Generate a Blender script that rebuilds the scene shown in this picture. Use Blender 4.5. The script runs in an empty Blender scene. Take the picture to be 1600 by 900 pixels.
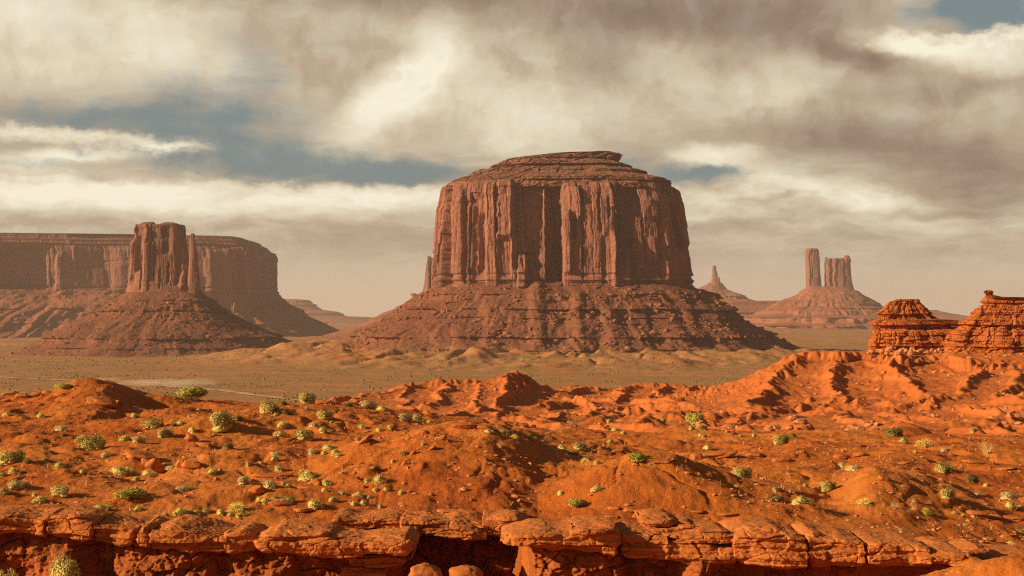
import bpy, math, random
import numpy as np

random.seed(7)
RNG = np.random.default_rng(11)
scene = bpy.context.scene
COL = scene.collection
F = 2198.0            # focal length in photo pixels (1600 px wide)
HZ = 497.0            # photo row of the true horizon
R = math.radians

# ------------------------------------------------------------------ camera
cam_d = bpy.data.cameras.new("camera")
cam = bpy.data.objects.new("camera", cam_d)
COL.objects.link(cam)
cam.location = (0, 0, 0)
cam.rotation_euler = (R(90), 0, 0)
cam_d.sensor_width = 36.0
cam_d.lens = 36.0 * F / 1600.0
cam_d.shift_y = (HZ - 450.0) / 1600.0
cam_d.clip_start = 0.5
cam_d.clip_end = 80000.0
scene.camera = cam

# ------------------------------------------------------------------ view
scene.view_settings.view_transform = 'Standard'
scene.view_settings.look = 'None'
scene.view_settings.exposure = 0.34
scene.view_settings.gamma = 1.0
scene.view_settings.use_curve_mapping = False
scene.cycles.max_bounces = 6
scene.cycles.diffuse_bounces = 3
scene.cycles.volume_bounces = 1
scene.cycles.transparent_max_bounces = 6
scene.cycles.use_denoising = False      # the light is simple; keep the fine grit of soil and rock
scene.cycles.filter_width = 1.2

# ------------------------------------------------------------------ sun
SUN_AZ_X, SUN_AZ_Y, SUN_EL = -0.95, -0.31, R(21.0)
sd = np.array([SUN_AZ_X, SUN_AZ_Y]); sd /= np.linalg.norm(sd)
SUN = np.array([sd[0] * math.cos(SUN_EL), sd[1] * math.cos(SUN_EL), math.sin(SUN_EL)])
sun_d = bpy.data.lights.new("sun", 'SUN')
sun_d.energy = 5.0
sun_d.angle = R(0.53)
sun_d.color = (1.0, 0.83, 0.53)
sun = bpy.data.objects.new("sun", sun_d)
COL.objects.link(sun)
from mathutils import Vector
sun.rotation_euler = Vector(SUN).to_track_quat('Z', 'Y').to_euler()

# ------------------------------------------------------------------ node helpers
def nn(nt, typ, **kw):
    n = nt.nodes.new(typ)
    for k, v in kw.items():
        setattr(n, k, v)
    return n

def link(nt, a, b):
    nt.links.new(a, b)

def setin(nt, sock, v):
    if isinstance(v, (int, float)):
        sock.default_value = v
    elif isinstance(v, (tuple, list)):
        sock.default_value = v if len(v) == len(sock.default_value) else tuple(v) + (1.0,)
    else:
        nt.links.new(v, sock)

def math_n(nt, op, a, b=0.0, c=None, clamp=False):
    n = nn(nt, 'ShaderNodeMath', operation=op)
    n.use_clamp = clamp
    setin(nt, n.inputs[0], a); setin(nt, n.inputs[1], b)
    if c is not None:
        setin(nt, n.inputs[2], c)
    return n.outputs[0]

def vmath(nt, op, a, b=(0, 0, 0)):
    n = nn(nt, 'ShaderNodeVectorMath', operation=op)
    setin(nt, n.inputs[0], a)
    if op == 'SCALE':
        setin(nt, n.inputs[3], b)
    else:
        setin(nt, n.inputs[1], b)
    return n.outputs['Value'] if op in ('LENGTH', 'DOT_PRODUCT') else n.outputs[0]

def noise_n(nt, vec, scale, detail=6, rough=0.55, dist=0.0):
    n = nn(nt, 'ShaderNodeTexNoise')
    n.noise_dimensions = '3D'
    setin(nt, n.inputs['Vector'], vec)
    n.inputs['Scale'].default_value = scale
    n.inputs['Detail'].default_value = detail
    n.inputs['Roughness'].default_value = rough
    n.inputs['Distortion'].default_value = dist
    return n.outputs['Fac']

def ramp(nt, fac, stops, interp='LINEAR'):
    n = nn(nt, 'ShaderNodeValToRGB')
    cr = n.color_ramp
    cr.interpolation = interp
    while len(cr.elements) < len(stops):
        cr.elements.new(0.5)
    for e, (p, c) in zip(cr.elements, stops):
        e.position = p
        e.color = tuple(c) + (1.0,) if len(c) == 3 else c
    setin(nt, n.inputs[0], fac)
    return n.outputs[0]

def maprange(nt, v, a, b, c=0.0, d=1.0, interp='SMOOTHSTEP'):
    n = nn(nt, 'ShaderNodeMapRange')
    n.interpolation_type = interp
    setin(nt, n.inputs[0], v)
    for i, x in enumerate((a, b, c, d)):
        n.inputs[i + 1].default_value = x
    return n.outputs[0]

def mixc(nt, fac, a, b, blend='MIX'):
    n = nn(nt, 'ShaderNodeMix')
    n.data_type = 'RGBA'
    n.blend_type = blend
    setin(nt, n.inputs[0], fac)
    setin(nt, n.inputs[6], a)
    setin(nt, n.inputs[7], b)
    return n.outputs[2]

# ------------------------------------------------------------------ world: Nishita sky under a broken cloud deck
world = bpy.data.worlds.new("World")
scene.world = world
world.use_nodes = True
def build_world():
    nt = world.node_tree
    nt.nodes.clear()
    out = nn(nt, 'ShaderNodeOutputWorld')
    bg = nn(nt, 'ShaderNodeBackground')
    bg.inputs['Strength'].default_value = 0.1
    link(nt, bg.outputs[0], out.inputs[0])
    sky = nn(nt, 'ShaderNodeTexSky')
    sky.sky_type = 'NISHITA'
    sky.sun_disc = False
    sky.sun_elevation = SUN_EL
    sky.sun_rotation = math.atan2(SUN[0], SUN[1])
    sky.air_density = 1.0
    sky.dust_density = 2.0
    tc = nn(nt, 'ShaderNodeTexCoord')
    d = tc.outputs['Generated']
    sx = nn(nt, 'ShaderNodeSeparateXYZ'); link(nt, d, sx.inputs[0])
    x, y, z = sx.outputs
    # azimuth (0 = +Y) and elevation in degrees
    az = math_n(nt, 'MULTIPLY', math_n(nt, 'ARCTAN2', x, y), 57.2958)
    el = math_n(nt, 'MULTIPLY', math_n(nt, 'ARCSINE', z), 57.2958)
    cb = nn(nt, 'ShaderNodeCombineXYZ')
    link(nt, az, cb.inputs[0]); link(nt, el, cb.inputs[1])
    P = cb.outputs[0]
    # warp
    nw = nn(nt, 'ShaderNodeTexNoise'); nw.inputs['Scale'].default_value = 0.33; nw.inputs['Detail'].default_value = 5
    nw.inputs['Roughness'].default_value = 0.6
    link(nt, vmath(nt, 'MULTIPLY', P, (0.8, 1.3, 1.0)), nw.inputs['Vector'])
    wv = vmath(nt, 'MULTIPLY', vmath(nt, 'SUBTRACT', nw.outputs['Color'], (0.5, 0.5, 0.5)), (2.6, 1.5, 0))
    PW = vmath(nt, 'ADD', P, wv)
    def pxaz(px): return math.degrees(math.atan((px - 800) / F))
    def pyel(py): return math.degrees(math.atan((HZ - py) / F))
    def blobs(lst, src):
        acc = 0.0
        for (px, py, wx, wy, rot, w) in lst:
            m = nn(nt, 'ShaderNodeMapping', vector_type='TEXTURE')
            m.inputs['Location'].default_value = (pxaz(px), pyel(py), 0)
            m.inputs['Rotation'].default_value = (0, 0, R(rot))
            m.inputs['Scale'].default_value = (wx / 38.0, wy / 38.0, 1)
            link(nt, src, m.inputs['Vector'])
            l = vmath(nt, 'LENGTH', m.outputs[0])
            g = maprange(nt, l, 1.0, 0.0, 0.0, 1.0)
            acc = math_n(nt, 'MULTIPLY_ADD', g, w, acc)
        return acc
    # (photo column, photo row, half width, half height, tilt, weight): where the deck is bright / dark
    bright = blobs([
        (40, 50, 260, 120, 0, 0.30), (250, 60, 130, 75, 0, 0.26), (320, 115, 200, 60, 0, 0.20), (110, 130, 220, 70, 0, 0.14),
        (640, 125, 170, 75, 50, 0.42), (570, 185, 170, 55, 35, 0.20), (700, 110, 120, 90, 0, 0.16), (830, 195, 170, 80, 0, 0.24), (760, 160, 260, 110, 0, 0.10),
        (110, 252, 260, 18, 4, 0.42), (60, 275, 180, 16, 0, 0.20), (395, 246, 45, 14, 0, 0.35), (560, 259, 100, 9, 0, 0.25), (300, 318, 480, 40, 0, 0.26), (620, 308, 170, 26, 0, 0.22), (120, 300, 300, 30, 0, 0.16),
        (1120, 243, 110, 24, 0, 0.34), (1270, 300, 280, 38, -14, 0.34), (1420, 85, 120, 26, -8, 0.36), (1520, 105, 150, 35, 0, 0.34), (1580, 130, 90, 30, 0, 0.2),
        (1200, 130, 220, 45, 8, 0.12), (1090, 330, 140, 30, 0, 0.20), (1540, 355, 180, 30, 0, 0.10), (1000, 160, 200, 70, 0, 0.10), (1230, 150, 130, 30, 0, 0.12),
        # darker undersides
        (600, -15, 330, 50, 0, -0.30), (900, 10, 330, 70, 0, -0.20), (1150, 20, 330, 65, 0, -0.32), (940, 85, 130, 80, 60, -0.14),
        (1345, 98, 130, 38, -15, -0.42), (1230, 60, 260, 50, 0, -0.16), (1330, 228, 330, 46, -6, -0.36), (1540, 285, 200, 65, 0, -0.34),
        (1500, 160, 180, 30, 0, -0.14), (600, 385, 260, 40, 0, -0.10), (160, 345, 180, 22, 0, -0.12), (1230, 318, 190, 14, 0, -0.22), (1470, 338, 170, 14, 0, -0.14),
        (640, 280, 160, 30, 0, -0.08),
    ], PW)
    blue = blobs([
        (330, 195, 280, 80, -8, 0.62), (150, 205, 260, 62, 0, 0.46), (430, 258, 340, 50, -2, 0.72), (600, 275, 190, 34, 0, 0.62), (405, 125, 75, 80, 0, 0.45), (300, 130, 90, 50, 0, 0.2), (30, 190, 160, 40, 0, 0.3),
        (670, 262, 110, 36, 0, 0.45), (1085, 271, 120, 22, 0, 0.90), (1550, 40, 120, 55, 10, 1.20), (1470, 30, 100, 36, 10, 0.5), (1592, 66, 50, 22, 0, 0.5),
        (990, 250, 90, 34, 0, 0.40), (60, 262, 110, 12, 0, 0.35),
    ], PW)
    # cloud texture: wispy noise, flattened toward the horizon
    n1 = noise_n(nt, vmath(nt, 'MULTIPLY', PW, (0.16, 0.42, 1)), 1.0, 9, 0.56, 0.3)
    n2 = noise_n(nt, vmath(nt, 'MULTIPLY', PW, (0.34, 1.5, 1)), 1.0, 10, 0.60, 0.15)
    n3 = noise_n(nt, vmath(nt, 'MULTIPLY', PW, (0.75, 0.55, 1)), 1.0, 10, 0.60, 0.1)
    # streaky low, billowy high
    hi = maprange(nt, el, 4.5, 8.5)
    tex = math_n(nt, 'ADD', math_n(nt, 'MULTIPLY', math_n(nt, 'SUBTRACT', n2, 0.5), math_n(nt, 'SUBTRACT', 1.0, hi)),
                 math_n(nt, 'MULTIPLY', math_n(nt, 'SUBTRACT', n3, 0.5), hi))
    lowfade = maprange(nt, el, 0.8, 4.0, 0.15, 1.0)
    B = math_n(nt, 'ADD', 0.545, bright)
    B = math_n(nt, 'MULTIPLY_ADD', math_n(nt, 'MULTIPLY', tex, lowfade), 0.62, B)
    B = math_n(nt, 'MULTIPLY_ADD', math_n(nt, 'MULTIPLY', math_n(nt, 'SUBTRACT', n1, 0.5), lowfade), 0.36, B)
    # two low cumulus banks with a crisp, lumpy upper edge
    azv = nn(nt, 'ShaderNodeCombineXYZ'); link(nt, az, azv.inputs[0]); link(nt, math_n(nt, 'MULTIPLY', el, 1.6), azv.inputs[1])
    ed = noise_n(nt, azv.outputs[0], 0.75, 7, 0.62)
    def bank(top, a0, a1, drop, wob, w, slope=0.0):
        t = math_n(nt, 'MULTIPLY_ADD', math_n(nt, 'SUBTRACT', ed, 0.5), wob, math_n(nt, 'MULTIPLY_ADD', az, slope, top))
        e = math_n(nt, 'SUBTRACT', el, t)
        m = math_n(nt, 'MULTIPLY', maprange(nt, e, 0.26, -0.22), maprange(nt, e, -drop, -0.10))
        wn = math_n(nt, 'MULTIPLY', maprange(nt, az, a0 - 2, a0 + 2), maprange(nt, az, a1 + 1.6, a1 - 1.0))
        return math_n(nt, 'MULTIPLY', math_n(nt, 'MULTIPLY', m, wn), w)
    bk = math_n(nt, 'ADD', bank(5.25, -24, -2.6, 1.7, 1.5, 0.24), bank(6.35, -24, -12.5, 0.7, 1.3, 0.30, -0.05))
    bk = math_n(nt, 'ADD', bk, bank(5.3, 6.2, 16, 0.9, 1.4, 0.22, -0.03))
    bk = math_n(nt, 'ADD', bk, bank(10.6, 14.5, 24, 0.9, 2.2, 0.25, 0.02))
    B = math_n(nt, 'ADD', B, bk)
    # colours are sky radiance, scaled for strength 0.1
    k = 10.0
    cloud = ramp(nt, B, [(0.0, (0.165, 0.118, 0.086)), (0.25, (0.26, 0.190, 0.136)), (0.50, (0.40, 0.318, 0.226)), (0.74, (0.58, 0.51, 0.375)), (1.0, (0.76, 0.71, 0.56))])
    cloud = vmath(nt, 'SCALE', cloud, k)
    # blue gaps: the Nishita sky, filtered by thin high cloud
    blue_c = mixc(nt, 0.75, vmath(nt, 'SCALE', sky.outputs[0], 0.55), (0.135 * k, 0.190 * k, 0.198 * k))
    g = math_n(nt, 'ADD', blue, math_n(nt, 'MULTIPLY', math_n(nt, 'SUBTRACT', n3, 0.5), 1.0))
    g = math_n(nt, 'MULTIPLY_ADD', math_n(nt, 'SUBTRACT', n2, 0.5), -0.6, g)
    g = math_n(nt, 'MULTIPLY_ADD', bk, -2.2, g)
    g = maprange(nt, g, -0.05, 0.85, 0.0, 0.95)
    col = mixc(nt, g, cloud, blue_c)
    # warm dusty glow near the horizon
    glow = maprange(nt, el, 3.4, 0.2, 0.0, 0.9)
    col = mixc(nt, glow, col, (0.55 * k, 0.425 * k, 0.312 * k))
    # the rest of the sky, high and behind: unseen, dimmed to keep ambient fill low and shadows deep
    rest = mixc(nt, 0.55, vmath(nt, 'SCALE', sky.outputs[0], 0.55), (0.080 * k, 0.060 * k, 0.045 * k))
    away = maprange(nt, el, 14.0, 24.0)
    side = maprange(nt, math_n(nt, 'ABSOLUTE', az), 34.0, 75.0)
    m = math_n(nt, 'MAXIMUM', away, side)
    col = mixc(nt, m, col, rest)
    link(nt, col, bg.inputs['Color'])
build_world()

# ------------------------------------------------------------------ numpy noise
def _h(ix, iy, iz, seed):
    n = (ix.astype(np.int64) * 374761393 + iy.astype(np.int64) * 668265263 + iz * 2147483647 + seed * 1274126177) & 0xFFFFFFFF
    n = ((n ^ (n >> 13)) * 1274126177) & 0xFFFFFFFF
    n = ((n ^ (n >> 16)) * 2246822519) & 0xFFFFFFFF
    return (n ^ (n >> 15)).astype(np.float64) / 4294967296.0

def _h3(ix, iy, iz, seed):
    n = (ix * 374761393 + iy * 668265263 + iz * 1440662683 + seed * 1274126177) & 0xFFFFFFFF
    n = ((n ^ (n >> 13)) * 1274126177) & 0xFFFFFFFF
    n = ((n ^ (n >> 16)) * 2246822519) & 0xFFFFFFFF
    return (n ^ (n >> 15)).astype(np.float64) / 4294967296.0

def n2(x, y, seed=0):
    x, y = np.broadcast_arrays(x, y)
    xi = np.floor(x); yi = np.floor(y)
    fx = x - xi; fy = y - yi
    xi = xi.astype(np.int64); yi = yi.astype(np.int64)
    u = fx * fx * fx * (fx * (fx * 6 - 15) + 10); v = fy * fy * fy * (fy * (fy * 6 - 15) + 10)
    def g(a, b):
        t = _h(xi + a, yi + b, 0, seed) * 6.2831853
        return np.cos(t) * (fx - a) + np.sin(t) * (fy - b)
    return 1.5 * ((g(0, 0) * (1 - u) + g(1, 0) * u) * (1 - v) + (g(0, 1) * (1 - u) + g(1, 1) * u) * v)

def n3(x, y, z, seed=0):
    x, y, z = np.broadcast_arrays(x, y, z)
    xi = np.floor(x); yi = np.floor(y); zi = np.floor(z)
    fx = x - xi; fy = y - yi; fz = z - zi
    xi = xi.astype(np.int64); yi = yi.astype(np.int64); zi = zi.astype(np.int64)
    s = lambda f: f * f * (3 - 2 * f)
    u, v, w = s(fx), s(fy), s(fz)
    def h(a, b, c): return _h3(xi + a, yi + b, zi + c, seed)
    a = (h(0, 0, 0) * (1 - u) + h(1, 0, 0) * u) * (1 - v) + (h(0, 1, 0) * (1 - u) + h(1, 1, 0) * u) * v
    b = (h(0, 0, 1) * (1 - u) + h(1, 0, 1) * u) * (1 - v) + (h(0, 1, 1) * (1 - u) + h(1, 1, 1) * u) * v
    return (a * (1 - w) + b * w) * 2 - 1

def fbm2(x, y, o=4, seed=0, gain=0.5, lac=2.03):
    a, r = 1.0, 0.0
    for i in range(o):
        r = r + a * n2(x, y, seed + i * 17)
        x = x * lac + 3.7; y = y * lac + 1.3; a *= gain
    return r

def fbm3(x, y, z, o=4, seed=0, gain=0.5, lac=2.03):
    a, r = 1.0, 0.0
    for i in range(o):
        r = r + a * n3(x, y, z, seed + i * 17)
        x = x * lac + 3.7; y = y * lac + 1.3; z = z * lac + 2.1; a *= gain
    return r

def ridge2(x, y, o=3, seed=0, gain=0.5):
    a, r = 1.0, 0.0
    for i in range(o):
        r = r + a * (1 - 2 * np.abs(n2(x, y, seed + i * 13)))
        x = x * 2.1 + 5.1; y = y * 2.1 + 9.2; a *= gain
    return r

def worley(x, y, seed=0):
    """distance to the nearest cell point, that cell's random value, distance to the border"""
    x, y = np.broadcast_arrays(x, y)
    xi = np.floor(x).astype(np.int64); yi = np.floor(y).astype(np.int64)
    f1 = np.full(x.shape, 9.0); f2 = np.full(x.shape, 9.0); idv = np.zeros(x.shape)
    for a in (-1, 0, 1):
        for b in (-1, 0, 1):
            cx = xi + a; cy = yi + b
            px = cx + _h(cx, cy, 0, seed); py = cy + _h(cx, cy, 0, seed + 101)
            d = np.hypot(px - x, py - y)
            rid = _h(cx, cy, 0, seed + 202)
            c = d < f1
            f2 = np.where(c, f1, np.minimum(f2, d))
            idv = np.where(c, rid, idv)
            f1 = np.where(c, d, f1)
    return f1, idv, f2 - f1

def columns(a, z, w, h, seed=0):
    """jointed columns along a, broken at random heights: value per block, distance to the joint, place across the column"""
    t = a / w
    i0 = np.floor(t).astype(np.int64)
    f1 = np.full(t.shape, 9.0); f2 = np.full(t.shape, 9.0); cid = np.zeros(t.shape, np.int64); off = np.zeros(t.shape)
    zero = np.zeros(t.shape, np.int64)
    for k in (-1, 0, 1):
        c = i0 + k
        p = c + 0.15 + 0.7 * _h(c, zero, 0, seed)
        d = np.abs(t - p)
        m = d < f1
        f2 = np.where(m, f1, np.minimum(f2, d)); cid = np.where(m, c, cid); off = np.where(m, t - p, off); f1 = np.where(m, d, f1)
    zz = z / (h * (0.6 + 0.9 * _h(cid, zero, 0, seed + 1))) + 9.0 * _h(cid, zero, 0, seed + 2)
    j = np.floor(zz).astype(np.int64); fz = zz - j
    va = _h(cid, j, 0, seed + 3); vb = _h(cid, j + 1, 0, seed + 3)
    v = va + (vb - va) * ss(0.94, 1.0, fz)
    v = 0.5 * v + 0.5 * _h(cid, zero, 0, seed + 4)
    tilt = (_h(cid, j, 0, seed + 5) - 0.5) * off * 2
    return v, f2 - f1, tilt

def ss(a, b, x):
    t = np.clip((x - a) / (b - a), 0, 1)
    return t * t * (3 - 2 * t)

def hermite(xs, ys, x):
    """smooth monotone-ish interpolation; ys may have several columns (xs along axis 0)"""
    xs = np.asarray(xs, float); ys = np.asarray(ys, float)
    dx = np.diff(xs)
    sl = (ys[1:] - ys[:-1]) / (dx if ys.ndim == 1 else dx[:, None])
    m = np.zeros_like(ys)
    m[0] = sl[0]; m[-1] = sl[-1]
    p = sl[:-1] * sl[1:]
    mid = 0.5 * (sl[:-1] + sl[1:])
    lim = 3 * np.minimum(np.abs(sl[:-1]), np.abs(sl[1:]))
    m[1:-1] = np.where(p > 0, np.sign(mid) * np.minimum(np.abs(mid), lim), 0.0)
    i = np.clip(np.searchsorted(xs, x) - 1, 0, len(xs) - 2)
    t = np.clip((x - xs[i]) / dx[i], 0, 1)
    if ys.ndim > 1:
        t = t[:, None]; hx = dx[i][:, None]
    else:
        hx = dx[i]
    t2 = t * t; t3 = t2 * t
    return (2 * t3 - 3 * t2 + 1) * ys[i] + (t3 - 2 * t2 + t) * hx * m[i] + (-2 * t3 + 3 * t2) * ys[i + 1] + (t3 - t2) * hx * m[i + 1]

# ------------------------------------------------------------------ mesh helpers
def raw_mesh(name, V, Fc, smooth=True, mat=None):
    """V (n,3); Fc (m,k) with k = 3 or 4"""
    me = bpy.data.meshes.new(name)
    V = np.ascontiguousarray(V, np.float32); Fc = np.ascontiguousarray(Fc, np.int32)
    k = Fc.shape[1]
    me.vertices.add(len(V)); me.vertices.foreach_set('co', V.ravel())
    me.loops.add(Fc.size); me.loops.foreach_set('vertex_index', Fc.ravel())
    me.polygons.add(len(Fc))
    me.polygons.foreach_set('loop_start', np.arange(0, Fc.size, k, dtype=np.int32))
    me.polygons.foreach_set('loop_total', np.full(len(Fc), k, np.int32))
    me.update(calc_edges=True)
    me.polygons.foreach_set('use_smooth', np.full(len(Fc), smooth, bool))
    if mat:
        me.materials.append(mat)
    return me

def grid_faces(r, c, wrap=False):
    i = np.arange(r - 1)[:, None] * c
    j = np.arange(c if wrap else c - 1)[None, :]
    jn = (j + 1) % c
    return np.stack([i + j, i + jn, i + c + jn, i + c + j], -1).reshape(-1, 4)

def grid_mesh(name, X, Y, Z, wrap=False, mat=None, smooth=True, flip=False):
    r, c = X.shape
    fc = grid_faces(r, c, wrap)
    if flip:
        fc = fc[:, ::-1]
    return raw_mesh(name, np.stack([X, Y, Z], -1).reshape(-1, 3), fc, smooth, mat)

def attr(me, name, vals):
    a = me.attributes.new(name, 'FLOAT', 'POINT')
    a.data.foreach_set('value', np.ascontiguousarray(vals, np.float32).ravel())

def obj(name, me, parent=None):
    o = bpy.data.objects.new(name, me)
    COL.objects.link(o)
    if parent:
        o.parent = parent
    return o

def tag(o, label=None, cat=None, group=None, kind=None):
    if label: o['label'] = label
    if cat: o['category'] = cat
    if group: o['group'] = group
    if kind: o['kind'] = kind
    return o

def empty(name, loc=(0, 0, 0)):
    o = bpy.data.objects.new(name, None)
    o.location = loc
    COL.objects.link(o)
    return o

def wx(px, Y): return (px - 800.0) / F * Y
def wz(py, Y): return (HZ - py) / F * Y

# ------------------------------------------------------------------ materials
def new_mat(name, rough=0.95):
    m = bpy.data.materials.new(name)
    m.use_nodes = True
    nt = m.node_tree
    b = nt.nodes['Principled BSDF']
    b.inputs['Roughness'].default_value = rough
    b.inputs['Specular IOR Level'].default_value = 0.12
    return m, nt, b

def bump(nt, b, h, strength, dist, prev=None):
    n = nn(nt, 'ShaderNodeBump')
    n.inputs['Strength'].default_value = strength
    n.inputs['Distance'].default_value = dist
    link(nt, h, n.inputs['Height'])
    if prev is not None:
        link(nt, prev, n.inputs['Normal'])
    link(nt, n.outputs[0], b.inputs['Normal'])
    return n.outputs[0]

def ground_material():
    m, nt, b = new_mat("red_desert_soil")
    P = nn(nt, 'ShaderNodeNewGeometry').outputs['Position']
    veg = nn(nt, 'ShaderNodeAttribute', attribute_name='veg').outputs['Fac']
    bad = nn(nt, 'ShaderNodeAttribute', attribute_name='bad').outputs['Fac']
    big = noise_n(nt, P, 0.10, 5, 0.6)
    mid = noise_n(nt, P, 0.9, 6, 0.65)
    fine = noise_n(nt, P, 9.0, 6, 0.7)
    red = ramp(nt, big, [(0.3, (0.43, 0.092, 0.013)), (0.5, (0.57, 0.148, 0.020)), (0.72, (0.70, 0.235, 0.040))])
    red = mixc(nt, maprange(nt, mid, 0.35, 0.75, 0.0, 0.55), red, (0.40, 0.078, 0.016))
    red = mixc(nt, maprange(nt, fine, 0.56, 0.80, 0.0, 0.65), red, (0.72, 0.27, 0.085))
    red = mixc(nt, maprange(nt, fine, 0.44, 0.26, 0.0, 0.55), red, (0.25, 0.048, 0.012))
    vfine = noise_n(nt, P, 24.0, 4, 0.7)
    red = mixc(nt, maprange(nt, vfine, 0.55, 0.75, 0.0, 0.55), red, (0.74, 0.25, 0.06))
    red = mixc(nt, maprange(nt, vfine, 0.45, 0.28, 0.0, 0.6), red, (0.22, 0.042, 0.010))
    # grit: pale pebble specks
    vo = nn(nt, 'ShaderNodeTexVoronoi'); vo.inputs['Scale'].default_value = 3.2
    link(nt, P, vo.inputs['Vector'])
    red = mixc(nt, maprange(nt, vo.outputs['Distance'], 0.19, 0.10, 0.0, 0.6), red, (0.68, 0.30, 0.12))
    # badlands: thin beds of slightly different clay
    sp = nn(nt, 'ShaderNodeSeparateXYZ'); link(nt, P, sp.inputs[0])
    wav = noise_n(nt, P, 0.05, 3)
    cb = nn(nt, 'ShaderNodeCombineXYZ')
    link(nt, math_n(nt, 'MULTIPLY_ADD', wav, 2.5, sp.outputs[2]), cb.inputs[2])
    beds = noise_n(nt, cb.outputs[0], 0.55, 4, 0.6)
    badc = ramp(nt, beds, [(0.30, (0.42, 0.092, 0.020)), (0.5, (0.54, 0.138, 0.030)), (0.68, (0.60, 0.170, 0.042))])
    badc = mixc(nt, maprange(nt, mid, 0.5, 0.8, 0, 0.4), badc, (0.60, 0.19, 0.055))
    col = mixc(nt, bad, red, badc)
    # valley floor: sage and dry grass over pale red earth, patchy
    vb = noise_n(nt, vmath(nt, 'MULTIPLY', P, (0.5, 1.0, 1.0)), 0.012, 6, 0.62)
    vm = noise_n(nt, P, 0.07, 7, 0.75)
    vg = ramp(nt, vb, [(0.30, (0.57, 0.185, 0.064)), (0.42, (0.48, 0.195, 0.072)), (0.55, (0.35, 0.172, 0.062)), (0.66, (0.48, 0.190, 0.07)), (0.78, (0.60, 0.200, 0.072))])
    vg = mixc(nt, maprange(nt, vm, 0.46, 0.66, 0.0, 0.62), vg, (0.18, 0.118, 0.042))
    vg = mixc(nt, maprange(nt, vm, 0.44, 0.30, 0.0, 0.6), vg, (0.60, 0.30, 0.13))
    vz = math_n(nt, 'ADD', veg, math_n(nt, 'MULTIPLY', math_n(nt, 'SUBTRACT', mid, 0.5), math_n(nt, 'MULTIPLY', math_n(nt, 'MULTIPLY', veg, math_n(nt, 'SUBTRACT', 1.0, veg)), 3.0)), clamp=True)
    col = mixc(nt, vz, col, vg)
    link(nt, col, b.inputs['Base Color'])
    h1 = bump(nt, b, mid, 0.5, 0.35)
    h2 = bump(nt, b, fine, 0.85, 0.08, h1)
    bump(nt, b, vfine, 0.7, 0.03, h2)
    return m

def rock_material(name, lit, dark, varnish, scale=1.0, strata=0.5, streak=0.5, bumpd=1.0, bstr=0.6):
    m, nt, b = new_mat(name)
    P = nn(nt, 'ShaderNodeNewGeometry').outputs['Position']
    PS = vmath(nt, 'SCALE', P, 1.0 / scale)
    vs = noise_n(nt, vmath(nt, 'MULTIPLY', PS, (1, 1, 0.10)), 0.10, 8, 0.62, 0.4)
    vs2 = noise_n(nt, vmath(nt, 'MULTIPLY', PS, (1, 1, 0.06)), 0.035, 5, 0.6)
    hs = noise_n(nt, vmath(nt, 'MULTIPLY', PS, (0.06, 0.06, 1)), 0.35, 6, 0.65)
    f = noise_n(nt, PS, 0.5, 7, 0.65)
    c = mixc(nt, maprange(nt, f, 0.3, 0.7), lit, dark)
    c = mixc(nt, maprange(nt, hs, 0.42, 0.62, 0.0, strata), c, tuple(v * 0.62 for v in lit))
    c = mixc(nt, maprange(nt, hs, 0.40, 0.28, 0.0, strata * 0.8), c, tuple(min(1, v * 1.25) for v in lit))
    c = mixc(nt, maprange(nt, vs, 0.50, 0.68, 0.0, streak), c, varnish)
    c = mixc(nt, maprange(nt, vs2, 0.52, 0.66, 0.0, streak * 0.9), c, varnish)
    link(nt, c, b.inputs['Base Color'])
    h = bump(nt, b, vs, bstr * streak, 3.0 * bumpd)
    h = bump(nt, b, hs, bstr * strata, 1.2 * bumpd, h)
    bump(nt, b, f, bstr, 1.2 * bumpd, h)
    return m

def talus_material(name, a, bcol, veg, scale=1.0):
    m, nt, b = new_mat(name)
    P = nn(nt, 'ShaderNodeNewGeometry').outputs['Position']
    PS = vmath(nt, 'SCALE', P, 1.0 / scale)
    f = noise_n(nt, PS, 0.22, 8, 0.7)
    g = noise_n(nt, PS, 0.02, 5, 0.6)
    hs = noise_n(nt, vmath(nt, 'MULTIPLY', PS, (0.03, 0.03, 1)), 0.12, 5, 0.6)
    c = mixc(nt, maprange(nt, g, 0.3, 0.7), a, bcol)
    c = mixc(nt, maprange(nt, hs, 0.5, 0.66, 0, 0.4), c, tuple(v * 0.62 for v in a))
    c = mixc(nt, maprange(nt, f, 0.54, 0.72, 0, 0.65), c, tuple(min(1, v * 1.3) for v in a))
    c = mixc(nt, maprange(nt, f, 0.46, 0.30, 0, 0.7), c, tuple(v * 0.45 for v in a))
    lowv = nn(nt, 'ShaderNodeAttribute', attribute_name='veg').outputs['Fac']
    vm = noise_n(nt, PS, 0.12, 6, 0.7)
    c = mixc(nt, math_n(nt, 'MULTIPLY', lowv, maprange(nt, vm, 0.34, 0.6)), c, veg)
    link(nt, c, b.inputs['Base Color'])
    bump(nt, b, f, 0.8, 2.5 * scale)
    return m

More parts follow.
